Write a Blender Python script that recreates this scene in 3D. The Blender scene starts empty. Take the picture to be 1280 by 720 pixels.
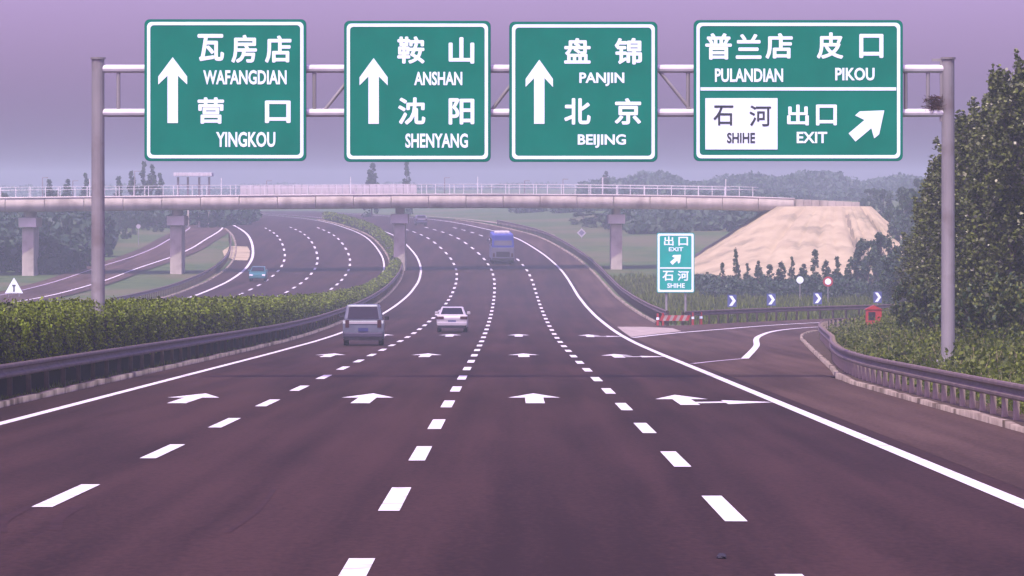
import bpy, bmesh, math, random
import numpy as np
from mathutils import Vector, Matrix

random.seed(7)
rng = np.random.default_rng(7)
sc = bpy.context.scene
col = sc.collection
R = math.radians

# ------------------------------------------------------------------ camera
F = 5650.0            # focal length in photograph pixels (1280 wide)
HY = 245.0            # row of the true horizon
cam_d = bpy.data.cameras.new('camera')
cam_d.sensor_width = 36.0
cam_d.lens = F / 1280.0 * 36.0
cam_d.shift_y = -(360.0 - HY) / 1280.0
cam_d.clip_start = 0.5
cam_d.clip_end = 6000
cam = bpy.data.objects.new('camera', cam_d)
cam.location = (0, 0, 0)
cam.rotation_euler = (R(90), 0, 0)
col.objects.link(cam)
sc.camera = cam

# ------------------------------------------------------------------ light
SUN_EL, SUN_AZ = R(61), R(200)          # azimuth clockwise from +Y: behind and to the left
w = bpy.data.worlds.new('World')
sc.world = w
w.use_nodes = True
nt = w.node_tree
bg = nt.nodes['Background']
sky = nt.nodes.new('ShaderNodeTexSky')
sky.sky_type = 'NISHITA'
sky.sun_disc = False
sky.sun_elevation = SUN_EL
sky.sun_rotation = SUN_AZ
sky.air_density = 1.0
sky.dust_density = 4.0
sky.ozone_density = 1.5
mx = nt.nodes.new('ShaderNodeMix')
mx.data_type = 'RGBA'
mx.blend_type = 'MULTIPLY'
mx.inputs['Factor'].default_value = 1.0
nt.links.new(sky.outputs[0], mx.inputs[6])
mx.inputs[7].default_value = (1.60, 1.02, 2.05, 1)
nt.links.new(mx.outputs[2], bg.inputs[0])
bg.inputs[1].default_value = 0.15
sd = bpy.data.lights.new('sun', 'SUN')
sd.energy = 3.9
sd.angle = R(0.6)
sd.color = (1.0, 0.94, 0.80)
so = bpy.data.objects.new('sun', sd)
col.objects.link(so)
sv = Vector((math.sin(SUN_AZ) * math.cos(SUN_EL), math.cos(SUN_AZ) * math.cos(SUN_EL), math.sin(SUN_EL)))
so.rotation_euler = sv.to_track_quat('Z', 'Y').to_euler()
so.location = (0, 0, 60)
sc.view_settings.view_transform = 'Standard'
sc.view_settings.look = 'None'
sc.view_settings.exposure = 0.35
sc.view_settings.gamma = 1.0
sc.cycles.volume_bounces = 1
sc.cycles.max_bounces = 6
HAZE_DENSITY = 0.00056
HAZE_COLOR = (0.60, 0.74, 0.71)


# ------------------------------------------------------------------ profiles
def pchip(xs, ys):
    xs = np.array(xs, float); ys = np.array(ys, float)
    h = np.diff(xs); dl = np.diff(ys) / h
    m = np.zeros_like(xs)
    m[0], m[-1] = dl[0], dl[-1]
    for i in range(1, len(xs) - 1):
        m[i] = 0 if dl[i-1] * dl[i] <= 0 else (h[i-1] + h[i]) / (h[i-1] / dl[i] + h[i] / dl[i-1])

    def f(x):
        x = np.asarray(x, float)
        xc = np.clip(x, xs[0], xs[-1])
        i = np.clip(np.searchsorted(xs, xc, side='right') - 1, 0, len(xs) - 2)
        t = (xc - xs[i]) / h[i]
        r = ((2*t**3 - 3*t**2 + 1) * ys[i] + (t**3 - 2*t**2 + t) * h[i] * m[i]
             + (-2*t**3 + 3*t**2) * ys[i+1] + (t**3 - t**2) * h[i] * m[i+1])
        r = r + np.where(x < xs[0], (x - xs[0]) * m[0], 0) + np.where(x > xs[-1], (x - xs[-1]) * m[-1], 0)
        return r
    return f


S1 = 119.0 / F
ZR = pchip([-60, 60, 130, 190, 220, 250, 286, 330, 370, 400, 440, 481, 516, 550, 580, 640, 700, 850, 1100, 2000],
           [-2.46 + 60*S1, -2.46 - 60*S1, -2.46 - 130*S1, -2.46 - 190*S1, -7.06, -7.58, -8.08, -8.55, -8.80, -8.87, -8.66,
            -8.09, -7.3, -6.28, -5.40, -4.45, -3.80, -3.40, -3.1, -3.0])
CL = pchip([-60, 60, 200, 400, 450, 481, 516, 550, 580, 640, 700, 800, 900, 1100],
           [-1.36, -1.38, -1.46, -1.58, -1.75, -2.1, -3.1, -4.9, -7.0, -12.2, -18.5, -30.5, -44, -75])
XK = pchip([-60, 118, 126, 140, 176, 210, 240, 256, 266, 276, 284, 292, 298, 300.5, 301],
           [8.95, 8.98, 9.15, 9.9, 11.8, 13.6, 15.4, 17.4, 20.0, 25.5, 33, 47, 80, 128, 135])
XG = pchip([270, 278, 286, 294, 303, 320, 334, 345],
           [8.5, 10.2, 12.6, 15.6, 19.3, 29.0, 46, 120])


def off(k, d):
    near = (-8.1, -3.97, 0, 3.77, 7.27)[k]
    far = (-7.6, -3.8, 0, 3.8, 7.5)[k]
    t = np.clip((np.asarray(d, float) - 200) / 250, 0, 1)
    return near + (far - near) * t


def px2x(px, d):
    return (px - 640.0) * d / F


def sst(x, a, b):
    t = np.clip((np.asarray(x, float) - a) / (b - a), 0, 1)
    return t * t * (3 - 2 * t)


def T(x, d):
    """height of the natural ground (roads lie 0.12 m above it)"""
    x = np.asarray(x, float); d = np.asarray(d, float)
    z = ZR(d) - 0.12
    xo = x - CL(d)
    # verge bank on the right, outside the near kerb
    k = XK(d)
    sl = (XK(d + 2) - XK(d - 2)) / 4.0
    dist = (x - k) / np.sqrt(1 + np.clip(sl, 0, 30) ** 2)
    z = z + np.where(d < 300.5, sst(dist, 0.3, 5.5) * (0.95 + 0.25 * sst(d, 150, 210)) + sst(dist, 6, 40) * 1.5, 0)
    # ground right of the far carriageway climbs
    z = z + sst(d, 530, 760) * sst(xo, 14, 70) * 2.6
    # left woods stand on rising ground
    z = z + sst(-xo, 52, 110) * 2.6 * sst(d, 380, 520)
    z = z + 0.18 * np.sin(x * 0.21 + d * 0.043) * np.sin(d * 0.11 - x * 0.05) * sst(np.abs(xo + 9), 45, 80)
    # terrain far away rolls a little
    z = z + sst(d, 900, 1500) * (1.2 + 1.5 * np.sin(x * 0.012 + 1.3))
    return z


def Tz(x, d):
    return float(T(x, d))


# ------------------------------------------------------------------ materials
def new_mat(name):
    m = bpy.data.materials.new(name)
    m.use_nodes = True
    return m, m.node_tree, m.node_tree.nodes['Principled BSDF']


def noisy(name, c1, c2, scale=3.0, rough=0.8, metal=0.0, detail=6, bump=0.0, stretch=None, c3=None, scale3=0.3, f3=(0.45, 0.6), spec=None):
    m, t, b = new_mat(name)
    tc = t.nodes.new('ShaderNodeTexCoord')
    mp = t.nodes.new('ShaderNodeMapping')
    t.links.new(tc.outputs['Object'], mp.inputs[0])
    if stretch: mp.inputs['Scale'].default_value = stretch
    n = t.nodes.new('ShaderNodeTexNoise')
    n.inputs['Scale'].default_value = scale
    n.inputs['Detail'].default_value = detail
    t.links.new(mp.outputs[0], n.inputs['Vector'])
    r = t.nodes.new('ShaderNodeValToRGB')
    r.color_ramp.elements[0].position = 0.3
    r.color_ramp.elements[1].position = 0.7
    r.color_ramp.elements[0].color = (*c1, 1)
    r.color_ramp.elements[1].color = (*c2, 1)
    t.links.new(n.outputs['Fac'], r.inputs[0])
    out = r.outputs[0]
    if c3:
        n2 = t.nodes.new('ShaderNodeTexNoise')
        n2.inputs['Scale'].default_value = scale3
        n2.inputs['Detail'].default_value = 4
        t.links.new(tc.outputs['Object'], n2.inputs['Vector'])
        r2 = t.nodes.new('ShaderNodeMapRange')
        r2.inputs[1].default_value, r2.inputs[2].default_value = f3
        t.links.new(n2.outputs['Fac'], r2.inputs[0])
        mm = t.nodes.new('ShaderNodeMix'); mm.data_type = 'RGBA'
        t.links.new(r2.outputs[0], mm.inputs['Factor'])
        t.links.new(out, mm.inputs[6])
        mm.inputs[7].default_value = (*c3, 1)
        out = mm.outputs[2]
    t.links.new(out, b.inputs['Base Color'])
    b.inputs['Roughness'].default_value = rough
    b.inputs['Metallic'].default_value = metal
    b.inputs['Specular IOR Level'].default_value = spec if spec is not None else (0.12 if rough >= .8 else 0.4)
    if bump:
        bp = t.nodes.new('ShaderNodeBump')
        bp.inputs['Strength'].default_value = bump
        bp.inputs['Distance'].default_value = 0.03
        t.links.new(n.outputs['Fac'], bp.inputs['Height'])
        t.links.new(bp.outputs[0], b.inputs['Normal'])
    return m


def leafy(name, dark, light, transl=0.25, clump=1.2):
    m, t, b = new_mat(name)
    g = t.nodes.new('ShaderNodeNewGeometry')
    tc = t.nodes.new('ShaderNodeTexCoord')
    n = t.nodes.new('ShaderNodeTexNoise')
    n.inputs['Scale'].default_value = clump
    n.inputs['Detail'].default_value = 2
    t.links.new(tc.outputs['Object'], n.inputs['Vector'])
    ad = t.nodes.new('ShaderNodeMath'); ad.operation = 'ADD'
    ml = t.nodes.new('ShaderNodeMath'); ml.operation = 'MULTIPLY'
    ml.inputs[1].default_value = 0.55
    t.links.new(g.outputs['Random Per Island'], ml.inputs[0])
    t.links.new(ml.outputs[0], ad.inputs[0])
    m2 = t.nodes.new('ShaderNodeMath'); m2.operation = 'MULTIPLY'
    m2.inputs[1].default_value = 0.75
    t.links.new(n.outputs['Fac'], m2.inputs[0])
    t.links.new(m2.outputs[0], ad.inputs[1])
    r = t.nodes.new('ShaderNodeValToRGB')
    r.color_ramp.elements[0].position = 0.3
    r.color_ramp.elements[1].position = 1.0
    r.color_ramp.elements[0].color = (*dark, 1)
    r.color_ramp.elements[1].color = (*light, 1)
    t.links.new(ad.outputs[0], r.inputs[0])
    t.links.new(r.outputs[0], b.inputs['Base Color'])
    b.inputs['Roughness'].default_value = 0.55
    b.inputs['Specular IOR Level'].default_value = 0.3
    tr = t.nodes.new('ShaderNodeBsdfTranslucent')
    t.links.new(r.outputs[0], tr.inputs[0])
    ms = t.nodes.new('ShaderNodeMixShader')
    ms.inputs[0].default_value = transl
    t.links.new(b.outputs[0], ms.inputs[1])
    t.links.new(tr.outputs[0], ms.inputs[2])
    t.links.new(ms.outputs[0], t.nodes['Material Output'].inputs[0])
    return m


def asphalt(name, c1, c2, seed=0.0):
    m, t, b = new_mat(name)
    tc = t.nodes.new('ShaderNodeTexCoord')
    def noise(scale, stretch, det=5):
        mp = t.nodes.new('ShaderNodeMapping')
        mp.inputs['Scale'].default_value = stretch
        mp.inputs['Location'].default_value = (seed, seed, 0)
        t.links.new(tc.outputs['Object'], mp.inputs[0])
        n = t.nodes.new('ShaderNodeTexNoise')
        n.inputs['Scale'].default_value = scale
        n.inputs['Detail'].default_value = det
        t.links.new(mp.outputs[0], n.inputs['Vector'])
        return n.outputs['Fac']
    a = noise(1.0, (1.3, 0.02, 1)); c = noise(14.0, (1, 0.3, 1), 8); e = noise(0.35, (1, 0.12, 1))
    s1 = t.nodes.new('ShaderNodeMath'); s1.operation = 'ADD'
    wt = t.nodes.new('ShaderNodeMath'); wt.operation = 'MULTIPLY_ADD'      # tyre-polished streaks count double
    wt.inputs[1].default_value = 1.3; wt.inputs[2].default_value = -0.15
    t.links.new(a, wt.inputs[0])
    t.links.new(wt.outputs[0], s1.inputs[0]); t.links.new(c, s1.inputs[1])
    s2 = t.nodes.new('ShaderNodeMath'); s2.operation = 'ADD'
    t.links.new(s1.outputs[0], s2.inputs[0]); t.links.new(e, s2.inputs[1])
    mr = t.nodes.new('ShaderNodeMapRange')
    mr.inputs[1].default_value, mr.inputs[2].default_value = 1.22, 1.80
    t.links.new(s2.outputs[0], mr.inputs[0])
    mm = t.nodes.new('ShaderNodeMix'); mm.data_type = 'RGBA'
    t.links.new(mr.outputs[0], mm.inputs['Factor'])
    mm.inputs[6].default_value = (*c1, 1)
    mm.inputs[7].default_value = (*c2, 1)
    t.links.new(mm.outputs[2], b.inputs['Base Color'])
    b.inputs['Roughness'].default_value = 0.9
    b.inputs['Specular IOR Level'].default_value = 0.08
    bp = t.nodes.new('ShaderNodeBump'); bp.inputs['Strength'].default_value = 0.35; bp.inputs['Distance'].default_value = 0.01
    t.links.new(c, bp.inputs['Height']); t.links.new(bp.outputs[0], b.inputs['Normal'])
    return m


M = {}
M['asphalt'] = asphalt('asphalt', (0.018, 0.009, 0.007), (0.041, 0.020, 0.016))
M['asphalt_old'] = asphalt('asphalt_old', (0.034, 0.019, 0.013), (0.074, 0.045, 0.032), 3.0)
M['paint'] = noisy('road_paint', (0.66, 0.66, 0.62), (0.44, 0.42, 0.39), 9.0, 0.75, c3=(0.28, 0.25, 0.23), scale3=2.6, f3=(0.56, 0.72))
M['paint_worn'] = noisy('worn_road_paint', (0.45, 0.40, 0.44), (0.22, 0.18, 0.21), 6.0, 0.8)
M['gore'] = noisy('gore_concrete', (0.34, 0.30, 0.24), (0.20, 0.17, 0.14), 2.0, 0.9)
M['kerb'] = noisy('kerb_stone', (0.34, 0.29, 0.21), (0.18, 0.14, 0.10), 2.5, 0.9, c3=(0.07, 0.05, 0.03), scale3=0.8, f3=(0.47, 0.66), bump=0.3)
M['soil'] = noisy('soil', (0.03, 0.018, 0.012), (0.075, 0.05, 0.03), 3.0, 0.95, bump=0.5)
M['ground'] = noisy('grassland', (0.028, 0.06, 0.015), (0.07, 0.10, 0.025), 0.5, 0.95, bump=0.3, c3=(0.085, 0.085, 0.035), scale3=0.035, f3=(0.5, 0.62))
M['sand'] = noisy('sandy_earth', (0.38, 0.325, 0.185), (0.29, 0.24, 0.135), 0.35, 0.95, bump=0.6, c3=(0.20, 0.175, 0.10), scale3=0.30, f3=(0.52, 0.70), stretch=(1.6, 1, 0.4))
M['gully'] = noisy('dark_gully_earth', (0.19, 0.16, 0.10), (0.13, 0.11, 0.07), 1.0, 0.95)  # darker earth tone along the main gullies
M['concrete'] = noisy('bridge_concrete', (0.42, 0.385, 0.30), (0.31, 0.28, 0.215), 0.4, 0.85, c3=(0.22, 0.19, 0.145), scale3=0.6, f3=(0.5, 0.7), stretch=(3, 3, .5))
M['concrete_lt'] = noisy('pale_concrete', (0.54, 0.50, 0.42), (0.40, 0.37, 0.32), 0.5, 0.85)
M['steel'] = noisy('galvanised_steel', (0.24, 0.235, 0.21), (0.17, 0.165, 0.15), 1.6, 0.6, metal=0.1, c3=(0.11, 0.085, 0.07), scale3=0.9, f3=(0.52, 0.75), stretch=(1, 1, .35))
M['steel_bright'] = noisy('bright_galvanised_steel', (0.60, 0.60, 0.55), (0.46, 0.46, 0.42), 1.6, 0.5, metal=0.1)
M['rail'] = noisy('weathered_rail', (0.17, 0.125, 0.09), (0.075, 0.045, 0.03), 1.5, 0.65, metal=0.1, c3=(0.13, 0.08, 0.08), scale3=0.8, f3=(0.5, 0.75))
M['post'] = noisy('guard_post', (0.075, 0.05, 0.04), (0.025, 0.014, 0.012), 3.0, 0.8, metal=0.0)
M['post_pale'] = noisy('pale_guard_post', (0.30, 0.25, 0.19), (0.17, 0.13, 0.10), 3.0, 0.8)
M['dark'] = noisy('dark_rubber', (0.018, 0.016, 0.02), (0.03, 0.027, 0.032), 4, 0.8)
M['green_sign'] = noisy('sign_green', (0.0, 0.175, 0.100), (0.0, 0.145, 0.083), 1.0, 0.7, spec=.02)
M['green_pale'] = noisy('faded_sign_green', (0.0, 0.34, 0.24), (0.0, 0.28, 0.20), 1.0, 0.7, spec=.02)
M['sign_white'] = noisy('sign_white', (0.74, 0.88, 0.84), (0.66, 0.80, 0.77), 3.0, 0.6, spec=.1)
M['sign_edge'] = noisy('sign_edge_metal', (0.02, 0.07, 0.07), (0.03, 0.09, 0.09), 2.0, 0.5)
M['black'] = noisy('black_lettering', (0.02, 0.03, 0.03), (0.03, 0.04, 0.04), 2.0, 0.6)
M['bark'] = noisy('bark', (0.07, 0.05, 0.04), (0.15, 0.12, 0.10), 4.0, 0.95, bump=0.5, stretch=(1, 1, 0.3))
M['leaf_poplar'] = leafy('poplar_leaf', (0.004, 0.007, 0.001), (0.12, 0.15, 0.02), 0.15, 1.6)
M['leaf_flash'] = leafy('poplar_leaf_underside', (0.20, 0.22, 0.10), (0.5, 0.53, 0.32), 0.2, 0.9)
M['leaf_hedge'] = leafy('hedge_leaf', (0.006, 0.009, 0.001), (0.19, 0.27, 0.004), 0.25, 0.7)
M['core'] = noisy('hedge_core_shade', (0.004, 0.003, 0.001), (0.012, 0.008, 0.004), 5, 1.0)  # near-black tone painting the shade deep inside the hedge
M['leaf_dark'] = leafy('dark_leaf', (0.012, 0.035, 0.02), (0.05, 0.085, 0.04), 0.2, 0.5)
M['leaf_mid'] = leafy('mid_leaf', (0.018, 0.045, 0.015), (0.07, 0.11, 0.035), 0.2, 0.5)
M['grass'] = leafy('grass_blade', (0.012, 0.024, 0.001), (0.13, 0.17, 0.006), 0.3, 0.35)
M['grass_dry'] = leafy('dry_stalk', (0.20, 0.17, 0.07), (0.40, 0.34, 0.18), 0.2, 0.5)
M['glass'] = noisy('tinted_glass', (0.008, 0.007, 0.010), (0.015, 0.013, 0.018), 1.0, 0.15, spec=0.25)
M['silver'] = noisy('silver_car_paint', (0.072, 0.082, 0.092), (0.105, 0.118, 0.13), 2.5, 0.35, metal=0.2)
M['white_car'] = noisy('pearl_car_paint', (0.30, 0.29, 0.28), (0.38, 0.36, 0.35), 2.0, 0.3, metal=0.1)
M['red_light'] = noisy('tail_lamp_red', (0.05, 0.018, 0.02), (0.04, 0.014, 0.016), 4.0, 0.2)
M['lamp_clear'] = noisy('lamp_clear', (0.7, 0.68, 0.7), (0.8, 0.78, 0.8), 4.0, 0.15)
M['blue_plate'] = noisy('plate_blue', (0.03, 0.035, 0.10), (0.04, 0.045, 0.13), 2.0, 0.4)
M['bus_blue'] = noisy('bus_blue', (0.03, 0.05, 0.27), (0.03, 0.04, 0.21), 0.8, 0.4)
M['bus_grey'] = noisy('bus_grey', (0.12, 0.12, 0.16), (0.09, 0.085, 0.11), 0.8, 0.5)
M['teal_car'] = noisy('teal_car_paint', (0.02, 0.12, 0.115), (0.02, 0.10, 0.10), 0.8, 0.3)
M['dark_car'] = noisy('dark_car_paint', (0.04, 0.035, 0.05), (0.06, 0.05, 0.07), 0.8, 0.3)
M['red'] = noisy('faded_red', (0.34, 0.03, 0.025), (0.24, 0.02, 0.018), 3.0, 0.6)
M['blue'] = noisy('marker_blue', (0.05, 0.07, 0.17), (0.07, 0.09, 0.21), 3.0, 0.5)
M['mint'] = noisy('pale_green_paint', (0.32, 0.45, 0.36), (0.40, 0.52, 0.42), 3.0, 0.6)
M['white_panel'] = noisy('white_panel', (0.52, 0.50, 0.47), (0.36, 0.34, 0.32), 0.9, 0.7, stretch=(4, 1, 0.6))
M['twig'] = noisy('nest_twigs', (0.035, 0.018, 0.015), (0.08, 0.045, 0.035), 6.0, 0.95)
M['litter'] = noisy('plastic_bag', (0.75, 0.72, 0.75), (0.6, 0.57, 0.6), 8.0, 0.5)
M['stain'] = noisy('tyre_rubber_stain', (0.022, 0.010, 0.009), (0.036, 0.016, 0.014), 3.0, 0.95)


# ------------------------------------------------------------------ object helpers
def tag(o, label=None, cat=None, group=None, kind=None):
    if label: o['label'] = label
    if cat: o['category'] = cat
    if group: o['group'] = group
    if kind: o['kind'] = kind
    return o


def empty(name, loc=(0, 0, 0), rz=0.0, **k):
    o = bpy.data.objects.new(name, None)
    o.empty_display_size = 0.3
    o.location = loc
    o.rotation_euler = (0, 0, rz)
    col.objects.link(o)
    return tag(o, **k)


def link(name, me, mat=None, parent=None, loc=(0, 0, 0), rot=None, smooth=False, **k):
    o = bpy.data.objects.new(name, me)
    if mat is not None and not me.materials:
        me.materials.append(M[mat] if isinstance(mat, str) else mat)
    o.location = loc
    if rot: o.rotation_euler = rot
    o.parent = parent
    if smooth:
        me.polygons.foreach_set('use_smooth', [True] * len(me.polygons))
    col.objects.link(o)
    return tag(o, **k)


def children(o):
    return [c for c in bpy.data.objects if c.parent == o]


def copy_tree(o, parent=None):
    c = o.copy()
    col.objects.link(c)
    c.parent = parent
    for ch in o.children:
        copy_tree(ch, c)
    return c


class MB:
    def __init__(s):
        s.v = []; s.f = []; s.mi = []

    def add(s, vs, fs, mi=0):
        n = len(s.v)
        s.v += [tuple(v) for v in vs]
        for f in fs:
            s.f.append(tuple(i + n for i in f)); s.mi.append(mi)

    def box(s, c, sz, mi=0, rz=0.0, rot=None):
        x, y, z = sz[0] / 2, sz[1] / 2, sz[2] / 2
        vs = [Vector(p) for p in ((-x, -y, -z), (x, -y, -z), (x, y, -z), (-x, y, -z), (-x, -y, z), (x, -y, z), (x, y, z), (-x, y, z))]
        m = rot if rot is not None else Matrix.Rotation(rz, 3, 'Z')
        s.add([m @ v + Vector(c) for v in vs], [(0, 3, 2, 1), (4, 5, 6, 7), (0, 1, 5, 4), (1, 2, 6, 5), (2, 3, 7, 6), (3, 0, 4, 7)], mi)

    def tube(s, a, b, r0, r1=None, n=8, mi=0):
        r1 = r0 if r1 is None else r1
        a, b = Vector(a), Vector(b)
        q = (b - a).to_track_quat('Z', 'Y')
        vs = []
        for p, r in ((a, r0), (b, r1)):
            for i in range(n):
                t = 2 * math.pi * i / n
                vs.append(p + q @ Vector((math.cos(t) * r, math.sin(t) * r, 0)))
        fs = [(i, (i + 1) % n, n + (i + 1) % n, n + i) for i in range(n)]
        fs += [tuple(range(n))[::-1], tuple(range(n, 2 * n))]
        s.add(vs, fs, mi)

    def prism(s, pts, y0, y1, mi=0):
        """outline pts in x,z pushed from y0 to y1"""
        n = len(pts)
        vs = [(p[0], y0, p[1]) for p in pts] + [(p[0], y1, p[1]) for p in pts]
        fs = [tuple(range(n)), tuple(range(n, 2 * n))[::-1]] + [(i, i + n, (i + 1) % n + n, (i + 1) % n) for i in range(n)]
        s.add(vs, fs, mi)

    def mesh(s, name, mats=None, bevel=0.0, seg=2):
        me = bpy.data.meshes.new(name)
        me.from_pydata(s.v, [], s.f)
        if bevel:
            bm = bmesh.new(); bm.from_mesh(me)
            bmesh.ops.remove_doubles(bm, verts=bm.verts, dist=1e-5)
            ed = [e for e in bm.edges if len(e.link_faces) == 2 and e.calc_face_angle(0) > 0.35]
            bmesh.ops.bevel(bm, geom=ed, offset=bevel, segments=seg, affect='EDGES', profile=0.6, clamp_overlap=True)
            bmesh.ops.recalc_face_normals(bm, faces=bm.faces)
            bm.to_mesh(me); bm.free()
        elif any(s.mi):
            me.polygons.foreach_set('material_index', s.mi)
        if mats:
            for m in mats: me.materials.append(M[m] if isinstance(m, str) else m)
        me.update()
        return me

    def build(s, name, mat, parent=None, bevel=0.0, smooth=False, **k):
        mats = mat if isinstance(mat, (list, tuple)) else [mat]
        return link(name, s.mesh(name, mats, bevel), None, parent, smooth=smooth, **k)


def np_mesh(name, v, quads, mats, mi=None):
    me = bpy.data.meshes.new(name)
    v = np.ascontiguousarray(v, dtype=np.float32); quads = np.ascontiguousarray(quads, dtype=np.int32)
    k = quads.shape[1]
    me.vertices.add(len(v)); me.vertices.foreach_set('co', v.ravel())
    me.loops.add(quads.size); me.loops.foreach_set('vertex_index', quads.ravel())
    me.polygons.add(len(quads))
    me.polygons.foreach_set('loop_start', np.arange(0, quads.size, k, dtype=np.int32))
    if mi is not None: me.polygons.foreach_set('material_index', np.ascontiguousarray(mi, dtype=np.int32))
    for m in mats: me.materials.append(M[m])
    me.update(calc_edges=True)
    return me


def leaves(c, size, aspect=0.6, up=0.0):
    """rhombic leaves at centres c"""
    n = len(c)
    u = rng.normal(size=(n, 3)); u[:, 2] += up
    u /= np.linalg.norm(u, axis=1)[:, None]
    a = rng.normal(size=(n, 3))
    v = np.cross(u, a); v /= np.linalg.norm(v, axis=1)[:, None]
    s = (np.asarray(size) * rng.uniform(0.65, 1.3, n))[:, None]
    V = np.stack([c - u * s * 0.5, c + v * s * 0.5 * aspect, c + u * s * 0.5, c - v * s * 0.5 * aspect], 1).reshape(-1, 3)
    Q = np.arange(4 * n).reshape(n, 4)
    return V, Q


def strip(name, L, Rr, mat, parent=None, **k):
    """sheet between two polylines of equal length"""
    n = len(L)
    v = np.array(list(L) + list(Rr), dtype=float)
    q = np.array([(i, n + i, n + i + 1, i + 1) for i in range(n - 1)])
    return link(name, np_mesh(name, v, q, [mat]), None, parent, **k)


def ribbon(name, fl, fr, d0, d1, dz, mat, parent=None, step=2.5, **k):
    ds = np.arange(d0, d1 + 1e-6, step)
    if ds[-1] < d1 - 1e-3: ds = np.append(ds, d1)
    z = ZR(ds) + dz
    L = np.stack([fl(ds), ds, z], 1); Rr = np.stack([fr(ds), ds, z], 1)
    return strip(name, L, Rr, mat, parent, **k)


def resample(pts, step):
    P = np.array(pts, float)
    s = np.concatenate([[0], np.cumsum(np.linalg.norm(np.diff(P, axis=0), axis=1))])
    n = max(2, int(round(s[-1] / step)) + 1)
    t = np.linspace(0, s[-1], n)
    fx, fy = pchip(s, P[:, 0]), pchip(s, P[:, 1])
    return np.stack([fx(t), fy(t)], 1)


def line_strip(name, pts, width, dz, mat, parent, step=2.5, **k):
    p = resample(pts, step)
    g = np.gradient(p, axis=0); g /= np.linalg.norm(g, axis=1)[:, None]
    nrm = np.stack([g[:, 1], -g[:, 0]], 1) * width / 2
    a, b = p - nrm, p + nrm
    L = np.column_stack([a, ZR(a[:, 1]) + dz]); Rr = np.column_stack([b, ZR(b[:, 1]) + dz])
    return strip(name, L, Rr, mat, parent, **k)


# ------------------------------------------------------------------ ground and roads
xs = np.unique(np.concatenate([np.linspace(-640, -120, 40), np.linspace(-120, -50, 30), np.linspace(-50, 60, 111), np.linspace(60, 140, 40), np.linspace(140, 640, 40)]))
ds = np.unique(np.concatenate([np.arange(-50, 60, 10), np.arange(60, 340, 2.5), np.arange(340, 720, 5), np.arange(720, 1960, 20)]))
X, D = np.meshgrid(xs, ds)
V = np.stack([X.ravel(), D.ravel(), T(X, D).ravel()], 1)
nx, nd = len(xs), len(ds)
I = np.arange(nx * nd).reshape(nd, nx)
Q = np.stack([I[:-1, :-1].ravel(), I[:-1, 1:].ravel(), I[1:, 1:].ravel(), I[1:, :-1].ravel()], 1)
link('ground', np_mesh('ground', V, Q, ['ground']), kind='structure', smooth=True)

C = CL
def right_edge(d):
    return np.where(d < 126, XK(d) - 0.02, C(d) + np.interp(d, [126, 140], [10.5, 10.6]))

road = ribbon('carriageway', lambda d: C(d) - 9.4, lambda d: np.minimum(right_edge(d), XK(d) - 0.02) if True else 0, 0, 960, 0.0, 'asphalt', kind='structure')
opp = ribbon('opposite_carriageway', lambda d: C(d) - 28.6, lambda d: C(d) - 10.9 - 2.3 * (1 - sst(d, 250, 420)), 0, 960, 0.0, 'asphalt', kind='structure')
# older paler asphalt of the hard shoulder, a thin overlay
ribbon('hard_shoulder', lambda d: C(d) + off(4, d) + 0.45, lambda d: np.minimum(right_edge(d), XK(d)) - 0.03, 0, 700, 0.004, 'asphalt_old', kind='structure')


def ramp_left(d):
    return np.where(d < 279, C(d) + 10.2, XG(np.maximum(d, 279)) + 0.2)


ramp = ribbon('exit_ramp_pavement', lambda d: np.minimum(ramp_left(d), XK(d) - 0.5) if True else 0, lambda d: np.where(d > 300.5, 130, XK(d)) - 0.02, 130, 344, -0.004, 'asphalt_old', kind='structure')
side_l = pchip([330, 380, 480, 553, 640, 720], [-45, -44.5, -43.6, -38.5, -33.5, -31])
sider = ribbon('side_ramp_pavement', lambda d: C(d) + side_l(d) - 1.5, lambda d: C(d) + side_l(d) + 6.2, 300, 720, -0.004, 'asphalt_old', kind='structure')

# painted edge lines
ribbon('edge_line', lambda d: C(d) + off(0, d) - .11, lambda d: C(d) + off(0, d) + .11, 20, 900, 0.008, 'paint', road)
ribbon('edge_line', lambda d: C(d) + off(4, d) - .12, lambda d: C(d) + off(4, d) + .12, 20, 900, 0.010, 'paint', road)
ribbon('edge_line', lambda d: C(d) - 11.7, lambda d: C(d) - 11.5, 300, 900, 0.008, 'paint', opp)
ribbon('edge_line', lambda d: C(d) - 26.8, lambda d: C(d) - 26.5, 300, 900, 0.008, 'paint', opp)
ribbon('edge_line', lambda d: C(d) + side_l(d), lambda d: C(d) + side_l(d) + .22, 330, 640, 0.006, 'paint_worn', sider)
ribbon('edge_line', lambda d: C(d) + side_l(d) + 4.6, lambda d: C(d) + side_l(d) + 4.85, 330, 640, 0.006, 'paint', sider)
line_strip('edge_line', [(6.2, 232), (8.2, 245), (11.8, 262), (18.2, 286), (24, 299), (33, 311), (48, 322), (80, 332)], 0.3, 0.012, 'paint', ramp)
line_strip('edge_line', [(8.5, 165), (10.8, 200), (13.2, 240), (15.4, 260), (17.6, 270), (22, 280), (30, 289), (45, 297)], 0.28, 0.012, 'paint', ramp)
line_strip('worn_line', [(6.1, 153), (7.2, 159), (8.4, 164.5)], 0.2, 0.014, 'paint_worn', ramp)
# pale nose area between the carriageway and the ramp
gp = [(6.15, 234), (7.9, 246), (9.6, 256), (9.5, 268), (8.0, 273), (6.35, 273), (6.25, 256)]
g = MB(); g.add([(x, d, float(ZR(d)) + 0.016) for x, d in gp], [tuple(range(len(gp)))])
g.build('gore_area', 'gore', None, kind='structure')

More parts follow.
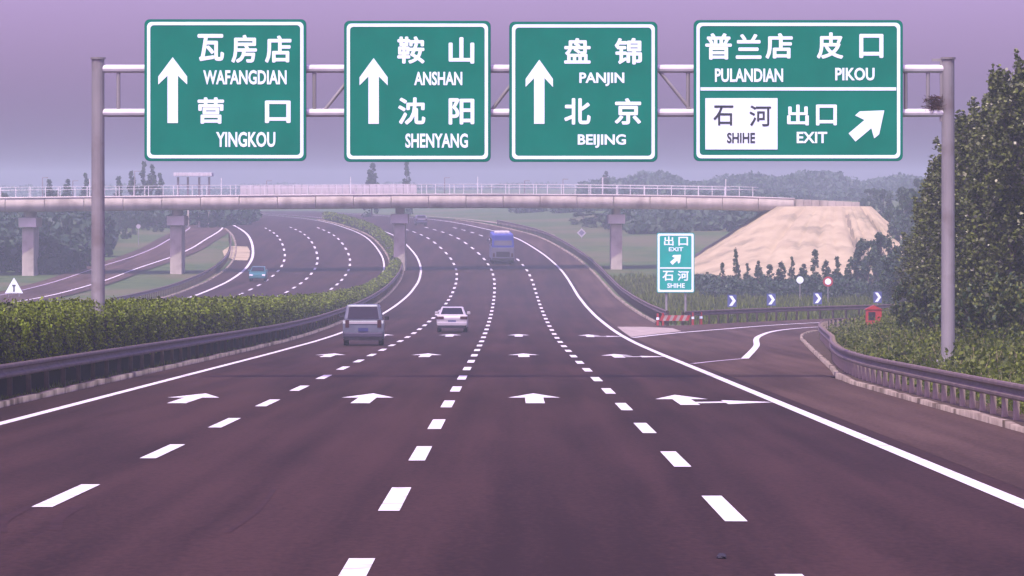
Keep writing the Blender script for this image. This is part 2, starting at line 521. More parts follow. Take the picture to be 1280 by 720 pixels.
# lane dashes
def dash(parent, xo, d0, length=6.0, wd=0.24):
    dd = np.linspace(d0, d0 + length, 4)
    x = C(dd) + xo(dd)
    z = ZR(dd) + 0.008
    strip('lane_dash', np.stack([x - wd / 2, dd, z], 1), np.stack([x + wd / 2, dd, z], 1), 'paint', parent)

for k, ph in ((1, 51.4), (2, 50.5), (3, 48.2)):
    d0 = ph - 30
    while d0 < 640:
        dash(road, (lambda kk: (lambda d: off(kk, d)))(k), d0)
        d0 += 15
for xo in (-15.4, -19.1, -22.9):
    d0 = 330 + (xo * 1.7) % 10
    while d0 < 640:
        dash(opp, (lambda q: (lambda d: d * 0 + q))(xo), d0, 6.0, 0.24)
        d0 += 15


# arrows painted in the lanes
def arrow(parent, x, d0, kind='straight', L=9.5):
    s = 0.21
    pts = [(-s, 0), (s, 0), (s, L * .55), (0.58, L * .55), (0, L), (-0.58, L * .55), (-s, L * .55)]
    m = MB()
    m.add([(x + a, d0 + b, float(ZR(d0 + b)) + 0.009) for a, b in pts[:3] + [(s, L * .55), (-s, L * .55)]][0:0] or
          [(x - s, d0, float(ZR(d0)) + .009), (x + s, d0, float(ZR(d0)) + .009), (x + s, d0 + L * .55, float(ZR(d0 + L * .55)) + .009), (x - s, d0 + L * .55, float(ZR(d0 + L * .55)) + .009)], [(0, 1, 2, 3)])
    m.add([(x - .6, d0 + L * .55, float(ZR(d0 + L * .55)) + .009), (x + .6, d0 + L * .55, float(ZR(d0 + L * .55)) + .009), (x, d0 + L, float(ZR(d0 + L)) + .009)], [(0, 1, 2)])
    if kind == 'right':
        zz = lambda b: float(ZR(d0 + b)) + .009
        m.add([(x + s, d0 + 1.4, zz(1.4)), (x + .85, d0 + 1.9, zz(1.9)), (x + .85, d0 + 2.9, zz(2.9)), (x + s, d0 + 2.6, zz(2.6))], [(0, 1, 2, 3)])
        m.add([(x + .85, d0 + 0.7, zz(.7)), (x + 1.95, d0 + 2.4, zz(2.4)), (x + .85, d0 + 4.2, zz(4.2))], [(0, 1, 2)])
    m.build('lane_arrow', 'paint', parent)

for d0, xs_ in ((99, (-7.35, -3.33, 0.51, 3.85)), (169, (-7.0, -3.3, 0.45, 4.0)), (236, (-6.9, -3.3, 0.35, 4.1))):
    for i, x in enumerate(xs_):
        arrow(road, x, d0 if i != 3 else d0 - 1.5, 'right' if i == 3 else 'straight')

# rubber marks on the asphalt
for i, pp in enumerate(([(-5.2, 46), (-5.45, 48.5), (-5.5, 51), (-5.35, 54)], [(-4.7, 46.5), (-4.9, 49), (-4.95, 52)], [(-2.9, 46), (-2.85, 50), (-2.95, 56)])):
    line_strip('tyre_mark', pp, 0.13 if i < 2 else 0.07, 0.004, 'stain', road, step=0.6)

# kerbs, solid
def kerb(name, pts, wd=0.16, h=0.13, lift=0.0, mat='kerb'):
    p = resample(pts, 2.0)
    g_ = np.gradient(p, axis=0); g_ /= np.linalg.norm(g_, axis=1)[:, None]
    nr = np.stack([g_[:, 1], -g_[:, 0]], 1) * wd / 2
    n = len(p)
    wob = rng.normal(0, 0.014, n)
    z = ZR(p[:, 1]) + lift
    a, b = p - nr, p + nr
    v = np.concatenate([np.column_stack([a, z - .15]), np.column_stack([a, z + h + wob]), np.column_stack([b, z + h + wob]), np.column_stack([b, z - .15])])
    q = []
    for r in range(3):
        for i in range(n - 1):
            q.append((r * n + i, r * n + i + 1, (r + 1) * n + i + 1, (r + 1) * n + i))
    return link(name, np_mesh(name, v, np.array(q), [mat]), kind='structure')

dk = np.arange(20, 720, 10.0)
kerb('median_kerb', [(float(C(d)) - 9.46, d) for d in dk])
kerb('median_kerb', [(float(C(d)) - 10.95 - 2.3 * (1 - float(sst(d, 250, 420))), d) for d in dk])
kerb('verge_kerb', [(float(XK(d)) + .05, d) for d in list(np.arange(20, 118, 10)) + [118, 126, 133, 140, 150, 164, 176, 190, 210, 225, 240, 250, 256, 261, 266, 271, 276, 280, 284, 288, 292]], 0.13, 0.11)
kerb('verge_kerb', [(float(C(d)) + 10.75, d) for d in np.arange(290, 720, 10.0)], 0.15, 0.1)
kerb('verge_kerb', [(float(C(d)) - 28.7, d) for d in np.arange(330, 640, 10.0)], 0.2, 0.1)
# median soil
ribbon('median_soil', lambda d: C(d) - 10.87 - 2.3 * (1 - sst(d, 250, 420)), lambda d: C(d) - 9.54, 10, 720, 0.09, 'soil', kind='structure')
ribbon('verge_soil', lambda d: XK(d) + .16, lambda d: XK(d) + 1.3, 40, 262, 0.07, 'soil', kind='structure')
# pale drainage strip beside the far right carriageway
ribbon('drain_strip', lambda d: C(d) + 12.6, lambda d: C(d) + 13.6, 590, 800, 0.05, 'kerb', kind='structure')
# bare earth left of the opposite carriageway
ep = [(-30.1, 514), (-30.5, 525), (-31.3, 540), (-32.3, 552), (-34.6, 554), (-34.6, 540), (-33.4, 525), (-31.6, 515)]
g = MB(); g.add([(x, d, float(ZR(d)) + 0.03) for x, d in ep], [tuple(range(len(ep)))])
g.build('bare_earth', 'sand', None, kind='structure')


# ------------------------------------------------------------------ guardrails
def wbeam(L):
    prof = [(-.035, 0.155), (0.03, 0.150), (0.045, 0.12), (0.045, 0.075), (-0.03, 0.03), (-0.03, -0.03), (0.045, -0.075), (0.045, -0.12), (0.0, -0.155)]
    back = [(x - 0.008, z) for x, z in prof]
    ring = prof + back[::-1]
    n = len(ring)
    vs = [(x, y, z) for y in (-L / 2, L / 2) for x, z in ring]
    m = MB()
    m.add(vs, [(i, n + i, n + (i + 1) % n, (i + 1) % n) for i in range(n)])
    return m.mesh('rail', ['rail'])


def guardrail(pts, side, label, pmat='post', h=0.70, post_step=2.0, zf=None, name='guardrail', base=0.1):
    """side = +1 when the beam faces +x of its direction of travel"""
    p = resample(pts, post_step)
    zz = (lambda x, d: float(ZR(d)) + base) if zf is None else zf
    x0, d0 = p[0]
    root = empty(name, (x0, d0, zz(x0, d0)), label=label, cat='guardrail')
    o0 = Vector(root.location)
    n = len(p)
    pm = MB(); pm.box((0, 0, h / 2 - 0.15), (0.11, 0.13, h + 0.26)); pm.box((0, 0, h / 2 - .02), (0.02, 0.17, h - 0.05))
    pme = pm.mesh('post', [pmat])
    seg = wbeam(4.0)
    for i in range(n):
        x, d = p[i]
        a, b = p[max(i - 1, 0)], p[min(i + 1, n - 1)]
        ang = math.atan2(-(b[0] - a[0]), b[1] - a[1])
        link('post', pme, None, root, loc=Vector((x, d, zz(x, d))) - o0, rot=(random.gauss(0, .01), random.gauss(0, .012), ang))
    st_ = 2 if post_step < 3 else 1
    for i in range(0, n - 1, st_):
        j = min(i + st_, n - 1)
        a, b = p[i], p[j]
        za, zb = zz(*a) + h - 0.155, zz(*b) + h - 0.155
        A, B = Vector((a[0], a[1], za)), Vector((b[0], b[1], zb))
        dr = B - A
        ang = math.atan2(-dr.x, dr.y); pit = math.atan2(dr.z, math.hypot(dr.x, dr.y))
        offv = Matrix.Rotation(ang, 3, 'Z') @ Vector((0.11 * side, 0, 0))
        o = link('rail', seg, None, root, loc=(A + B) / 2 + offv - o0)
        o.rotation_mode = 'XYZ'
        o.rotation_euler = (pit, 0, ang)
        o.scale = (side, dr.length / 4.0 * 1.004, 1)
    return root


guardrail([(float(C(d)) - 9.72, d) for d in np.arange(72, 600, 8.0)], 1, 'long weathered guardrail in front of the clipped median hedge', h=0.78, post_step=4.0)
guardrail([(float(C(d)) - 10.6, d) for d in np.arange(425, 640, 8.0)], -1, 'guardrail behind the far hedge facing the curved opposite lanes', h=0.75)
def verge_z(x, d):
    return float(ZR(d)) + .04
guardrail([(9.38, 60), (9.38, 80), (9.38, 100), (9.45, 118), (9.75, 130), (10.75, 150), (12.5, 176), (14.2, 205), (15.6, 228), (17, 244), (20, 258), (24.5, 268), (32, 279), (45, 288)], -1,
          'near guardrail bending right along the exit shoulder below the poplars', 'post_pale', h=0.72, zf=verge_z)
guardrail([(float(C(d)) + 11.3, d) for d in np.arange(284, 660, 8.0)], -1, 'guardrail along the right side of the far carriageway past the gore', h=0.75)
guardrail([(10.6, 281), (12.6, 287), (15.6, 295), (19.3, 304), (24, 312.5), (29, 320.5), (36, 328), (46, 334.5), (60, 339)], 1,
          'pale guardrail behind the exit ramp under the blue chevron boards', h=0.75)
guardrail([(float(C(d)) - 29.4, d) for d in np.arange(350, 580, 8.0)], 1, 'guardrail on the outer left side of the opposite lanes', h=0.75)

# ------------------------------------------------------------------ hedge in the median
hd = empty('hedge', (float(C(80)) - 11.2, 80, float(ZR(80))), label='long clipped green hedge filling the median behind the guardrail', cat='hedge')
h0 = np.array(hd.location)
hh = pchip([60, 200, 300, 380, 480, 700], [1.92, 1.9, 1.55, 1.25, 1.15, 1.1])
hc = lambda d: C(d) - 10.75 + sst(d, 250, 420) * 0.4
hw = lambda d: 1.6 - sst(d, 250, 420) * 0.8
def hedge_pts(d0, d1, dens):
    n = int((d1 - d0) * 4.4 * dens)
    d = rng.uniform(d0, d1, n)
    face = rng.uniform(0, 1, n)
    H = hh(d) + 0.08 * np.sin(d * .9) + .05 * np.sin(d * 2.1) + 0.05 * np.sin(d * 5.3 + 1); W = hw(d) + .12 * np.sin(d * 1.7)
    x = np.empty(n); z = np.empty(n)
    fr = face < 0.50
    tp = (face >= 0.50) & (face < 0.9)
    bk = face >= 0.9
    x[fr] = W[fr] / 2; z[fr] = (0.22 + .78 * rng.uniform(0, 1, fr.sum()) ** .62) * H[fr]
    x[tp] = rng.uniform(-.5, .5, tp.sum()) * W[tp]; z[tp] = H[tp]
    x[bk] = -W[bk] / 2; z[bk] = rng.uniform(0.2, 1.0, bk.sum()) * H[bk]
    # rounded shoulder, ragged surface
    ed = np.clip((np.abs(x) / (W / 2) - 0.6) / 0.4, 0, 1) * np.clip((z / H - 0.85) / 0.15, 0, 1)
    z -= ed * 0.12
    lump = 0.10 * np.sin(d * 3.1 + z * 4) + rng.normal(0, 0.06, n)
    x += np.where(fr, lump, 0) - np.where(bk, lump, 0)
    z += np.where(tp, np.abs(rng.normal(0, 0.07, n)) - .03, 0)
    return np.stack([hc(d) + x, d, ZR(d) + .09 + z], 1)
VV, QQ, n0 = [], [], 0
for d0, d1, dens, s in ((62, 150, 170, .085), (150, 250, 65, .13), (250, 400, 40, .17), (400, 700, 22, .24)):
    c = hedge_pts(d0, d1, dens)
    v, q = leaves(c - h0, s, 0.65)
    VV.append(v); QQ.append(q + n0); n0 += len(v)
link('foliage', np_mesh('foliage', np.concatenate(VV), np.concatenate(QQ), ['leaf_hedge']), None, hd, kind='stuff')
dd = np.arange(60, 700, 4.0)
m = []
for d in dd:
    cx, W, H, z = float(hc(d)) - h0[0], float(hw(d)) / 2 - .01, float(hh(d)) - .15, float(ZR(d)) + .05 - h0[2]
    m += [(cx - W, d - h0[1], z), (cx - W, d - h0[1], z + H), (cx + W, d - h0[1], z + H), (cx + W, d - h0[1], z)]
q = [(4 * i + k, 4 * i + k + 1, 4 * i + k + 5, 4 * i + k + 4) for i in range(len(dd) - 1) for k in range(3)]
link('shade_core', np_mesh('shade_core', np.array(m), np.array(q), ['core']), None, hd)  # dark inner sheet standing in for shade behind the leaves

# ------------------------------------------------------------------ grass of the verge
def grass_field(name, n, fx, hmin, hmax, mat, wd=0.03, lbl=None):
    x, d = fx(n)
    z = T(x, d) - 0.02
    h = rng.uniform(hmin, hmax, n) * (0.6 + 0.8 * (0.5 + 0.5 * np.sin(x * 1.3 + d * .37)))
    a = rng.uniform(0, math.pi, n)
    lean = rng.normal(0, .28, (n, 2)) * h[:, None]
    dx, dy = np.cos(a) * wd * rng.uniform(.6, 1.5, n), np.sin(a) * wd * rng.uniform(.6, 1.5, n)
    v = np.stack([np.stack([x - dx, d - dy, z], 1), np.stack([x + dx, d + dy, z], 1), np.stack([x + lean[:, 0], d + lean[:, 1], z + h], 1)], 1).reshape(-1, 3)
    return link(name, np_mesh(name, v, np.arange(3 * n).reshape(n, 3), [mat]), kind='stuff', label=lbl, cat='grass')

def near_verge(n):
    d = 70 * (290 / 70) ** rng.uniform(0, 1, n)
    x = np.minimum(XK(d), 60) + 1.0 + np.abs(rng.exponential(4.0, n))
    return x, d
grass_field('verge_grass', 60000, near_verge, .10, .30, 'grass', .03, 'green grass on the bank behind the near right guardrail')
grass_field('dry_grass', 3000, near_verge, .25, .55, 'grass_dry', .012, 'tall dry stalks among the grass behind the near right guardrail')
def verge_line(n):
    d = 70 * (240 / 70) ** rng.uniform(0, 1, n)
    return XK(d) + .2 + np.abs(rng.normal(0, .25, n)), d
grass_field('kerb_weeds', 2500, verge_line, .04, .2, 'grass', .02, 'low weeds growing along the kerb under the right guardrail')
def med_line(n):
    d = 80 * (400 / 80) ** rng.uniform(0, 1, n)
    return C(d) - 9.65 - np.abs(rng.normal(0, .25, n)), d
xw = grass_field('median_weeds', 5000, med_line, .04, .16, 'grass', .02, 'sparse weeds on the soil strip under the median guardrail')
for v in xw.data.vertices: v.co.z += 0.2
def field(n):
    d = rng.uniform(288, 470, n)
    return np.maximum(C(d) + 11.6, np.where(d < 345, XG(d) * 0 + C(d) + 11.6, 0)) + rng.uniform(0, 60, n), d
def field2(n):
    x, d = field(n * 2)
    k = (d > 345) | (x < XG(d) - .5)
    x, d = x[k][:n], d[k][:n]
    return x, d
x_, d_ = field2(60000)
_n = len(x_)
grass_field('field_grass', _n, lambda n: (x_, d_), .2, .55, 'grass', .07, 'rough grass on the flat ground beyond the exit ramp')
# broad leafy weeds on the near bank
x_, d_ = near_verge(26000)
c = np.stack([x_, d_, T(x_, d_) + rng.uniform(.08, .6, 26000) * (0.5 + 0.5 * (np.sin(x_ * 2.1 + d_ * .9) > 0))], 1)
v, q = leaves(c, .13, .7)
link('verge_weeds', np_mesh('verge_weeds', v, q, ['grass']), kind='stuff', label='broad leaved weeds scattered over the right grass bank', cat='weeds')

# ------------------------------------------------------------------ trees
def crown_points(n, h, r, base, shape, nclump):
    zc = rng.uniform(0, 1, nclump)
    if shape == 'column':
        prof = np.clip(np.sin(np.clip(zc * .9 + .12, 0, 1) * math.pi) ** .55, .15, 1)
    elif shape == 'spire':
        prof = np.clip((1.02 - zc) * 3.2, .10, 1) * (.75 + .25 * np.sin(zc * 9 + 1))
    elif shape == 'cone':
        prof = np.clip(1.05 - zc, .08, 1) ** .8
    else:
        prof = np.sqrt(np.clip(1 - (2 * zc - 0.85) ** 2 / 1.4, .05, 1))
    a = rng.uniform(0, 2 * math.pi, nclump)
    rad = r * prof * np.sqrt(rng.uniform(.05, 1, nclump)) * rng.uniform(.75, 1.1, nclump)
    cx, cy, cz = np.cos(a) * rad, np.sin(a) * rad, base + zc * (h - base)
    k = rng.integers(0, nclump, n)
    cr = r * rng.uniform(.16, .34, nclump) * (1.15 - .4 * zc)
    if shape == 'spire': cr = r * rng.uniform(.12, .30, nclump)
    g_ = rng.normal(size=(n, 3)); g_ /= np.linalg.norm(g_, axis=1)[:, None]
    g_ *= (rng.uniform(0.25, 1.05, n) * cr[k])[:, None]
    g_[:, 2] *= 2.0 if shape == 'spire' else 1.25
    if shape == 'spire': g_[:, 0] += g_[:, 2] * .3 * np.cos(a[k]); g_[:, 1] += g_[:, 2] * .3 * np.sin(a[k])
    p = np.stack([cx[k], cy[k], cz[k]], 1) + g_
    if shape == 'spire':                       # upright shoots break the outline
        ns = 46; m_ = n // 5
        zs = rng.uniform(.15, 1.0, ns); as_ = rng.uniform(0, 2 * math.pi, ns)
        rs = r * np.clip((1.02 - zs) * 3.2, .12, 1) * rng.uniform(.75, 1.15, ns)
        ln = rng.uniform(.5, 1.3, ns); kk = rng.integers(0, ns, m_); u_ = rng.uniform(0, 1, m_)
        sp_ = .16 * (1 - .75 * u_)
        p[:m_, 0] = (rs[kk] + ln[kk] * u_ * .3) * np.cos(as_[kk]) + rng.normal(0, 1, m_) * sp_
        p[:m_, 1] = (rs[kk] + ln[kk] * u_ * .3) * np.sin(as_[kk]) + rng.normal(0, 1, m_) * sp_
        p[:m_, 2] = base + zs[kk] * (h - base) - .3 + ln[kk] * u_
    return p, np.stack([cx, cy, cz], 1)


def tree_meshes(h, r, base, shape, nl, leaf, mats, nclump=60, flash=0.0, trunk_r=None):
    p, cl = crown_points(nl, h, r, base, shape, nclump)
    v, q = leaves(p, leaf, .75)
    mi = (rng.uniform(0, 1, nl) < flash).astype(int)
    crown = np_mesh('crown', v, q, mats, mi)
    tr = trunk_r or h * .016
    m = MB()
    pts = [(0, 0, -.25)]
    nseg = 6
    for i in range(1, nseg + 1):
        pts.append((random.gauss(0, .02) * h * .3, random.gauss(0, .02) * h * .3, h * .92 * i / nseg))
    for i in range(nseg):
        m.tube(pts[i], pts[i + 1], tr * (1 - .9 * i / nseg), tr * (1 - .9 * (i + 1) / nseg), 7)
    for k in range(0, len(cl), max(1, len(cl) // 22)):
        c_ = cl[k]
        zb = max(base * .6, c_[2] - (.3 if shape != 'round' else .5) * r - .1 * h)
        t = min(zb / (h * .92), .95) * nseg; i = int(t); f = t - i
        a_ = Vector(pts[i]).lerp(Vector(pts[min(i + 1, nseg)]), f)
        m.tube(a_, c_, tr * .38 * (1 - .6 * t / nseg), tr * .1, 5)
    return crown, m.mesh('trunk', ['bark'])


def tree(name, label, x, d, meshes, sx=1.0, sz=1.0, rz=None, group=None, cat='tree', z=None):
    rz = random.uniform(0, 6.28) if rz is None else rz
    t = empty(name, (x, d, Tz(x, d) if z is None else z), rz, label=label, cat=cat, group=group)
    t.scale = (sx, sx, sz)
    link('crown', meshes[0], None, t)
    link('trunk', meshes[1], None, t)
    return t

ORD = ['first', 'second', 'third', 'fourth', 'fifth', 'sixth', 'seventh', 'eighth', 'ninth', 'tenth', 'eleventh', 'twelfth', 'thirteenth', 'fourteenth', 'fifteenth', 'sixteenth', 'seventeenth', 'eighteenth', 'nineteenth', 'twentieth', 'twenty-first', 'twenty-second', 'twenty-third', 'twenty-fourth', 'twenty-fifth', 'twenty-sixth']
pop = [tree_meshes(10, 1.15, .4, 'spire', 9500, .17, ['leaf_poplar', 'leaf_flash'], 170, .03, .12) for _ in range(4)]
# (photo column, distance, crown top row)
front = [(1277, 152, 84), (1250, 156, 98), (1222, 162, 140), (1203, 169, 152), (1186, 178, 182), (1170, 190, 226), (1160, 202, 262), (1151, 216, 292), (1264, 150, 112), (1236, 158, 128), (1194, 174, 172), (1212, 165, 158), (1178, 184, 205), (1168, 196, 246)]
back = [(1292, 163, 92), (1262, 170, 118), (1237, 178, 160), (1214, 190, 176), (1196, 203, 215), (1250, 174, 140), (1225, 184, 176), (1205, 196, 200), (1182, 210, 236), (1330, 146, 84), (1372, 141, 76), (1420, 136, 62), (1475, 131, 48), (1530, 126, 30)]
for j, (lst, lb) in enumerate(((front, 'leafy poplar in the front row along the right verge, %s from the left'), (back, 'poplar in the shaded back row along the right verge, %s from the left'))):
    for i, (px, d, top) in enumerate(sorted(lst)):
        x = px2x(px, d)
        zt = (HY - top) / F * d
        hgt = zt - Tz(x, d)
        tree('poplar_tree', lb % ORD[i], x, d, pop[(i + j) % 4], 1.0 if hgt > 7 else .85, hgt / 10.0, group='poplars on the right verge')
# low bushes under the poplars
bush = [tree_meshes(1.6, .9, .1, 'round', 2600, .14, ['leaf_poplar', 'leaf_mid'], 22, .3, .03) for _ in range(2)]
for i, (px, d) in enumerate(((1135, 196), (1150, 186), (1163, 176), (1200, 152), (1222, 148), (1243, 145), (1262, 142), (1278, 140))):
    tree('verge_bush', 'low dark bush at the foot of the poplars, %s from the left' % ORD[i], px2x(px, d), d, bush[i % 2], random.uniform(.9, 1.2), random.uniform(.8, 1.25), group='bushes below the poplars', cat='bush')

mid = [tree_meshes(6, 2.4, .1, 'round', 3600, .32, ['leaf_dark', 'leaf_mid'], 26, .3) for _ in range(3)]
con = [tree_meshes(5, 1.0, .05, 'cone', 2600, .19, ['leaf_mid', 'leaf_dark'], 46, .4) for _ in range(4)]
# young trees before the embankment
yt = [(868, 424, 345), (884, 418, 340), (903, 400, 330), (920, 408, 312), (934, 420, 330), (948, 402, 326), (962, 415, 332), (976, 405, 328), (990, 420, 322), (1004, 410, 330), (1019, 404, 314), (1033, 418, 326), (1046, 408, 322), (1060, 400, 330), (1072, 415, 312)]
for i, (px, d, top) in enumerate(yt):
    x = px2x(px, d); hgt = (HY - top) / F * d - Tz(x, d)
    tree('young_tree', 'thin young tree before the sandy embankment, %s from the left' % ORD[i], x, d, con[i % 4], random.uniform(.6, 1.05), hgt / 5.0, group='young trees before the embankment')
for i, (px, d, top) in enumerate(((1086, 400, 300), (1102, 392, 296), (1114, 385, 320), (1122, 372, 338))):
    x = px2x(px, d); hgt = (HY - top) / F * d - Tz(x, d)
    tree('round_tree', 'rounded blue green tree at the right foot of the embankment, %s from the left' % ORD[i], x, d, mid[i % 3], .8, hgt / 6.0, group='trees at the embankment foot')
# trees right of and beyond the embankment
rt = [(1118, 520, 262), (1132, 500, 240), (1146, 480, 236), (1160, 460, 230), (1176, 440, 226), (1128, 330, 318), (1140, 340, 300), (1105, 600, 240), (1088, 640, 236), (1150, 560, 228), (1172, 600, 222), (1195, 520, 226)]
for i, (px, d, top) in enumerate(sorted(rt)):
    x = px2x(px, d); hgt = (HY - top) / F * d - Tz(x, d)
    tree('woodland_tree', 'hazy green tree between the embankment and the poplars, %s from the left' % ORD[i], x, d, mid[i % 3], max(.8, hgt / 7), hgt / 6.0, group='hazy trees right of the embankment')
# left woods under and behind the overpass
lw = [(-6, 585, 240), (8, 560, 262), (20, 600, 250), (34, 575, 262), (50, 590, 258), (64, 610, 240), (78, 600, 262), (92, 585, 262), (106, 615, 246), (120, 600, 264), (134, 590, 268), (150, 620, 256), (165, 600, 272), (180, 625, 262), (196, 615, 275), (212, 640, 268), (240, 660, 262), (258, 700, 258), (12, 530, 300), (40, 545, 296), (70, 540, 302), (100, 560, 300), (128, 565, 302), (158, 580, 296)]
for i, (px, d, top) in enumerate(sorted(lw)):
    x = px2x(px, d); hgt = max(2.5, (HY - top) / F * d - Tz(x, d))
    tree('woodland_tree', 'hazy dark tree in the left wood behind the overpass, %s from the left' % ORD[i], x, d, mid[i % 3], hgt / 6.5, hgt / 6.0, group='trees of the left wood')
# slim trees standing up behind the overpass deck
st = [(62, 700, 226), (84, 690, 224), (107, 720, 218), (120, 700, 228), (148, 700, 222), (165, 690, 214), (180, 700, 204), (190, 705, 206), (200, 710, 218), (465, 760, 204), (508, 800, 203), (757, 820, 214)]
for i, (px, d, top) in enumerate(st):
    x = px2x(px, d); hgt = (HY - top) / F * d - Tz(x, d)
    tree('slim_tree', 'slim hazy tree rising behind the overpass deck, %s from the left' % ORD[i], x, d, con[i % 2], 1.5 if i != 9 else 2.0, hgt / 5.0, group='slim trees behind the overpass')
# trees on the slope behind the right pier
for i, (px, d, top) in enumerate(sorted(((745, 640, 268), (730, 660, 268), (800, 700, 262), (830, 720, 258), (860, 690, 262), (895, 720, 258), (930, 700, 262), (690, 820, 262), (665, 860, 262)))):
    x = px2x(px, d); hgt = max(2, (HY - top) / F * d - Tz(x, d))
    tree('slope_tree', 'low hazy tree on the slope beyond the overpass, %s from the left' % ORD[i], x, d, mid[i % 3], .9, hgt / 6.0, group='trees on the far right slope')


def woods(name, label, specs, leaf=1.1):
    VV, QQ, n0 = [], [], 0
    for (x, d, top, rr) in specs:
        zb = Tz(x, d)
        n = 260
        g_ = rng.normal(size=(n, 3)); g_ /= np.linalg.norm(g_, axis=1)[:, None]
        g_ *= rng.uniform(.7, 1.05, n)[:, None]
        c_ = np.stack([x + g_[:, 0] * rr, d + g_[:, 1] * rr, zb + (top - zb) * (.5 + .5 * g_[:, 2])], 1)
        v, q = leaves(c_, leaf, .8)
        VV.append(v); QQ.append(q + n0); n0 += len(v)
    return link(name, np_mesh(name, np.concatenate(VV), np.concatenate(QQ), ['leaf_dark']), None, None, label=label, cat='woods', kind='stuff')

sp = []
for i in range(120):
    px = -60 + i * 3.0 + random.uniform(-4, 4); d = random.uniform(640, 760)
    sp.append((px2x(px, d), d, (HY - random.uniform(252, 266)) / F * d, random.uniform(2.5, 4)))
for i in range(60):
    px = -70 + i * 3.3; d = random.uniform(525, 575)
    sp.append((px2x(px, d), d, (HY - random.uniform(264, 284)) / F * d, random.uniform(1.6, 3)))
for i in range(46):
    px = -60 + i * 3.6; d = random.uniform(478, 512) + max(0, px - 70) * .5
    sp.append((px2x(px, d), d, (HY - random.uniform(292, 312)) / F * d, random.uniform(1.2, 2.2)))
woods('left_woods', 'dense blue green wood filling the ground behind the left overpass piers', sp)
sp = []
for i in range(110):
    px = 655 + i * 3.0 + random.uniform(-4, 4); d = random.uniform(600, 800) if px > 770 else random.uniform(760, 900)
    sp.append((px2x(px, d), d, max((HY - random.uniform(260, 290)) / F * d, Tz(px2x(px, d), d) + 1.2), random.uniform(2.0, 3.5)))
woods('slope_woods', 'hazy scrub and low wood on the slope seen under the right of the overpass', sp)
sp = []
for i in range(80):
    px = 868 + i * 3.3; d = random.uniform(392, 432)
    sp.append((px2x(px, d), d, (HY - random.uniform(342, 356)) / F * d, random.uniform(.7, 1.3)))
woods('shrub_belt', 'belt of grey green shrubs at the foot of the sandy embankment', sp, .3)
sp = []
for i in range(95):
    px = 742 + i * 5.4 + random.uniform(-3, 3); d = random.uniform(980, 1150)
    row = 224 + 5 * math.sin(i * .33) + random.uniform(-3, 4) - (4 if 760 < px < 830 else 0) - (6 if 930 < px < 1060 else 0)
    sp.append((px2x(px, d), d, (HY - row) / F * d, random.uniform(3, 5)))
for i in range(50):
    px = 742 + i * 10 + random.uniform(-3, 3); d = random.uniform(850, 960)
    sp.append((px2x(px, d), d, (HY - random.uniform(236, 243)) / F * d, random.uniform(3, 5)))
woods('distant_woods', 'blue green wooded ridge beyond the overpass on the right', sp)
sp = []
for i in range(150):
    px = -120 + i * 10.5; d = random.uniform(1450, 1700)
    sp.append((px2x(px, d), d, (HY - (234 + 4 * math.sin(i * .4) + random.uniform(-3, 3))) / F * d, random.uniform(7, 10)))
woods('horizon_woods', 'faint line of trees along the hazy horizon', sp)

# ------------------------------------------------------------------ overpass
def BD(x): return 491 + 0.30 * x          # distance of the overpass axis at x
def BZ(x):                                 # height of the deck top edge, slightly cambered
    px = 640 + F * x / BD(x)
    return float(np.interp(px, [-60, 0, 200, 480, 600, 740, 900, 985, 1100], [-.42, -.26, -.08, .10, .12, .06, -.12, -.38, -.8]))
XL, XR = -66.0, 29.6
ov = empty('overpass', (0, 491, -8), label='long pale concrete overpass spanning both carriageways', cat='bridge')
o0 = Vector(ov.location)
HWD = 4.6                                   # half the width of the deck
dirv = Vector((1, .30, 0)).normalized(); nv = Vector((-dirv.y, dirv.x, 0))
bx = np.linspace(XL, XR, 60)
def deck_piece(name, y0, y1, z0, z1, mat, extra=0.0, x0=XL, x1=XR):
    """bar along the bridge; y = across (towards the far side), z relative to deck top"""
    n = 48
    v = []
    for x in np.linspace(x0, x1, n):
        c_ = Vector((x, BD(x), BZ(x))) - o0
        for (a, b) in ((y0, z0), (y1, z0), (y1, z1), (y0, z1)):
            v.append(tuple(c_ + nv * a + Vector((0, 0, b))))
    q = [(4 * i + k, 4 * i + (k + 1) % 4, 4 * i + 4 + (k + 1) % 4, 4 * i + 4 + k) for i in range(n - 1) for k in range(4)]
    q += [(0, 3, 2, 1), (4 * n - 4, 4 * n - 3, 4 * n - 2, 4 * n - 1)]
    return link(name, np_mesh(name, np.array(v), np.array(q), [mat]), None, ov)
deck_piece('deck_slab', -HWD, HWD, -.42, -.18, 'concrete')
deck_piece('girder', -HWD + .35, -HWD + 1.6, -1.42, -.424, 'concrete')
deck_piece('girder', -.7, .7, -1.42, -.424, 'concrete')
deck_piece('girder', HWD - 1.6, HWD - .35, -1.42, -.424, 'concrete')
for i in range(24):
    xa = XL + (XR - XL) * i / 24; xb = XL + (XR - XL) * (i + 1) / 24 - .07
    deck_piece('fascia_panel', -HWD - .14 - .012 * (i % 3), -HWD - .004, -1.30, -.02, 'concrete', x0=xa, x1=xb)
deck_piece('fascia', HWD + .004, HWD + .12, -1.25, -.02, 'concrete')
deck_piece('coping', -HWD - .2, -HWD + .15, -.016, .13, 'concrete_lt')
deck_piece('coping', HWD - .15, HWD + .2, -.016, .13, 'concrete_lt')
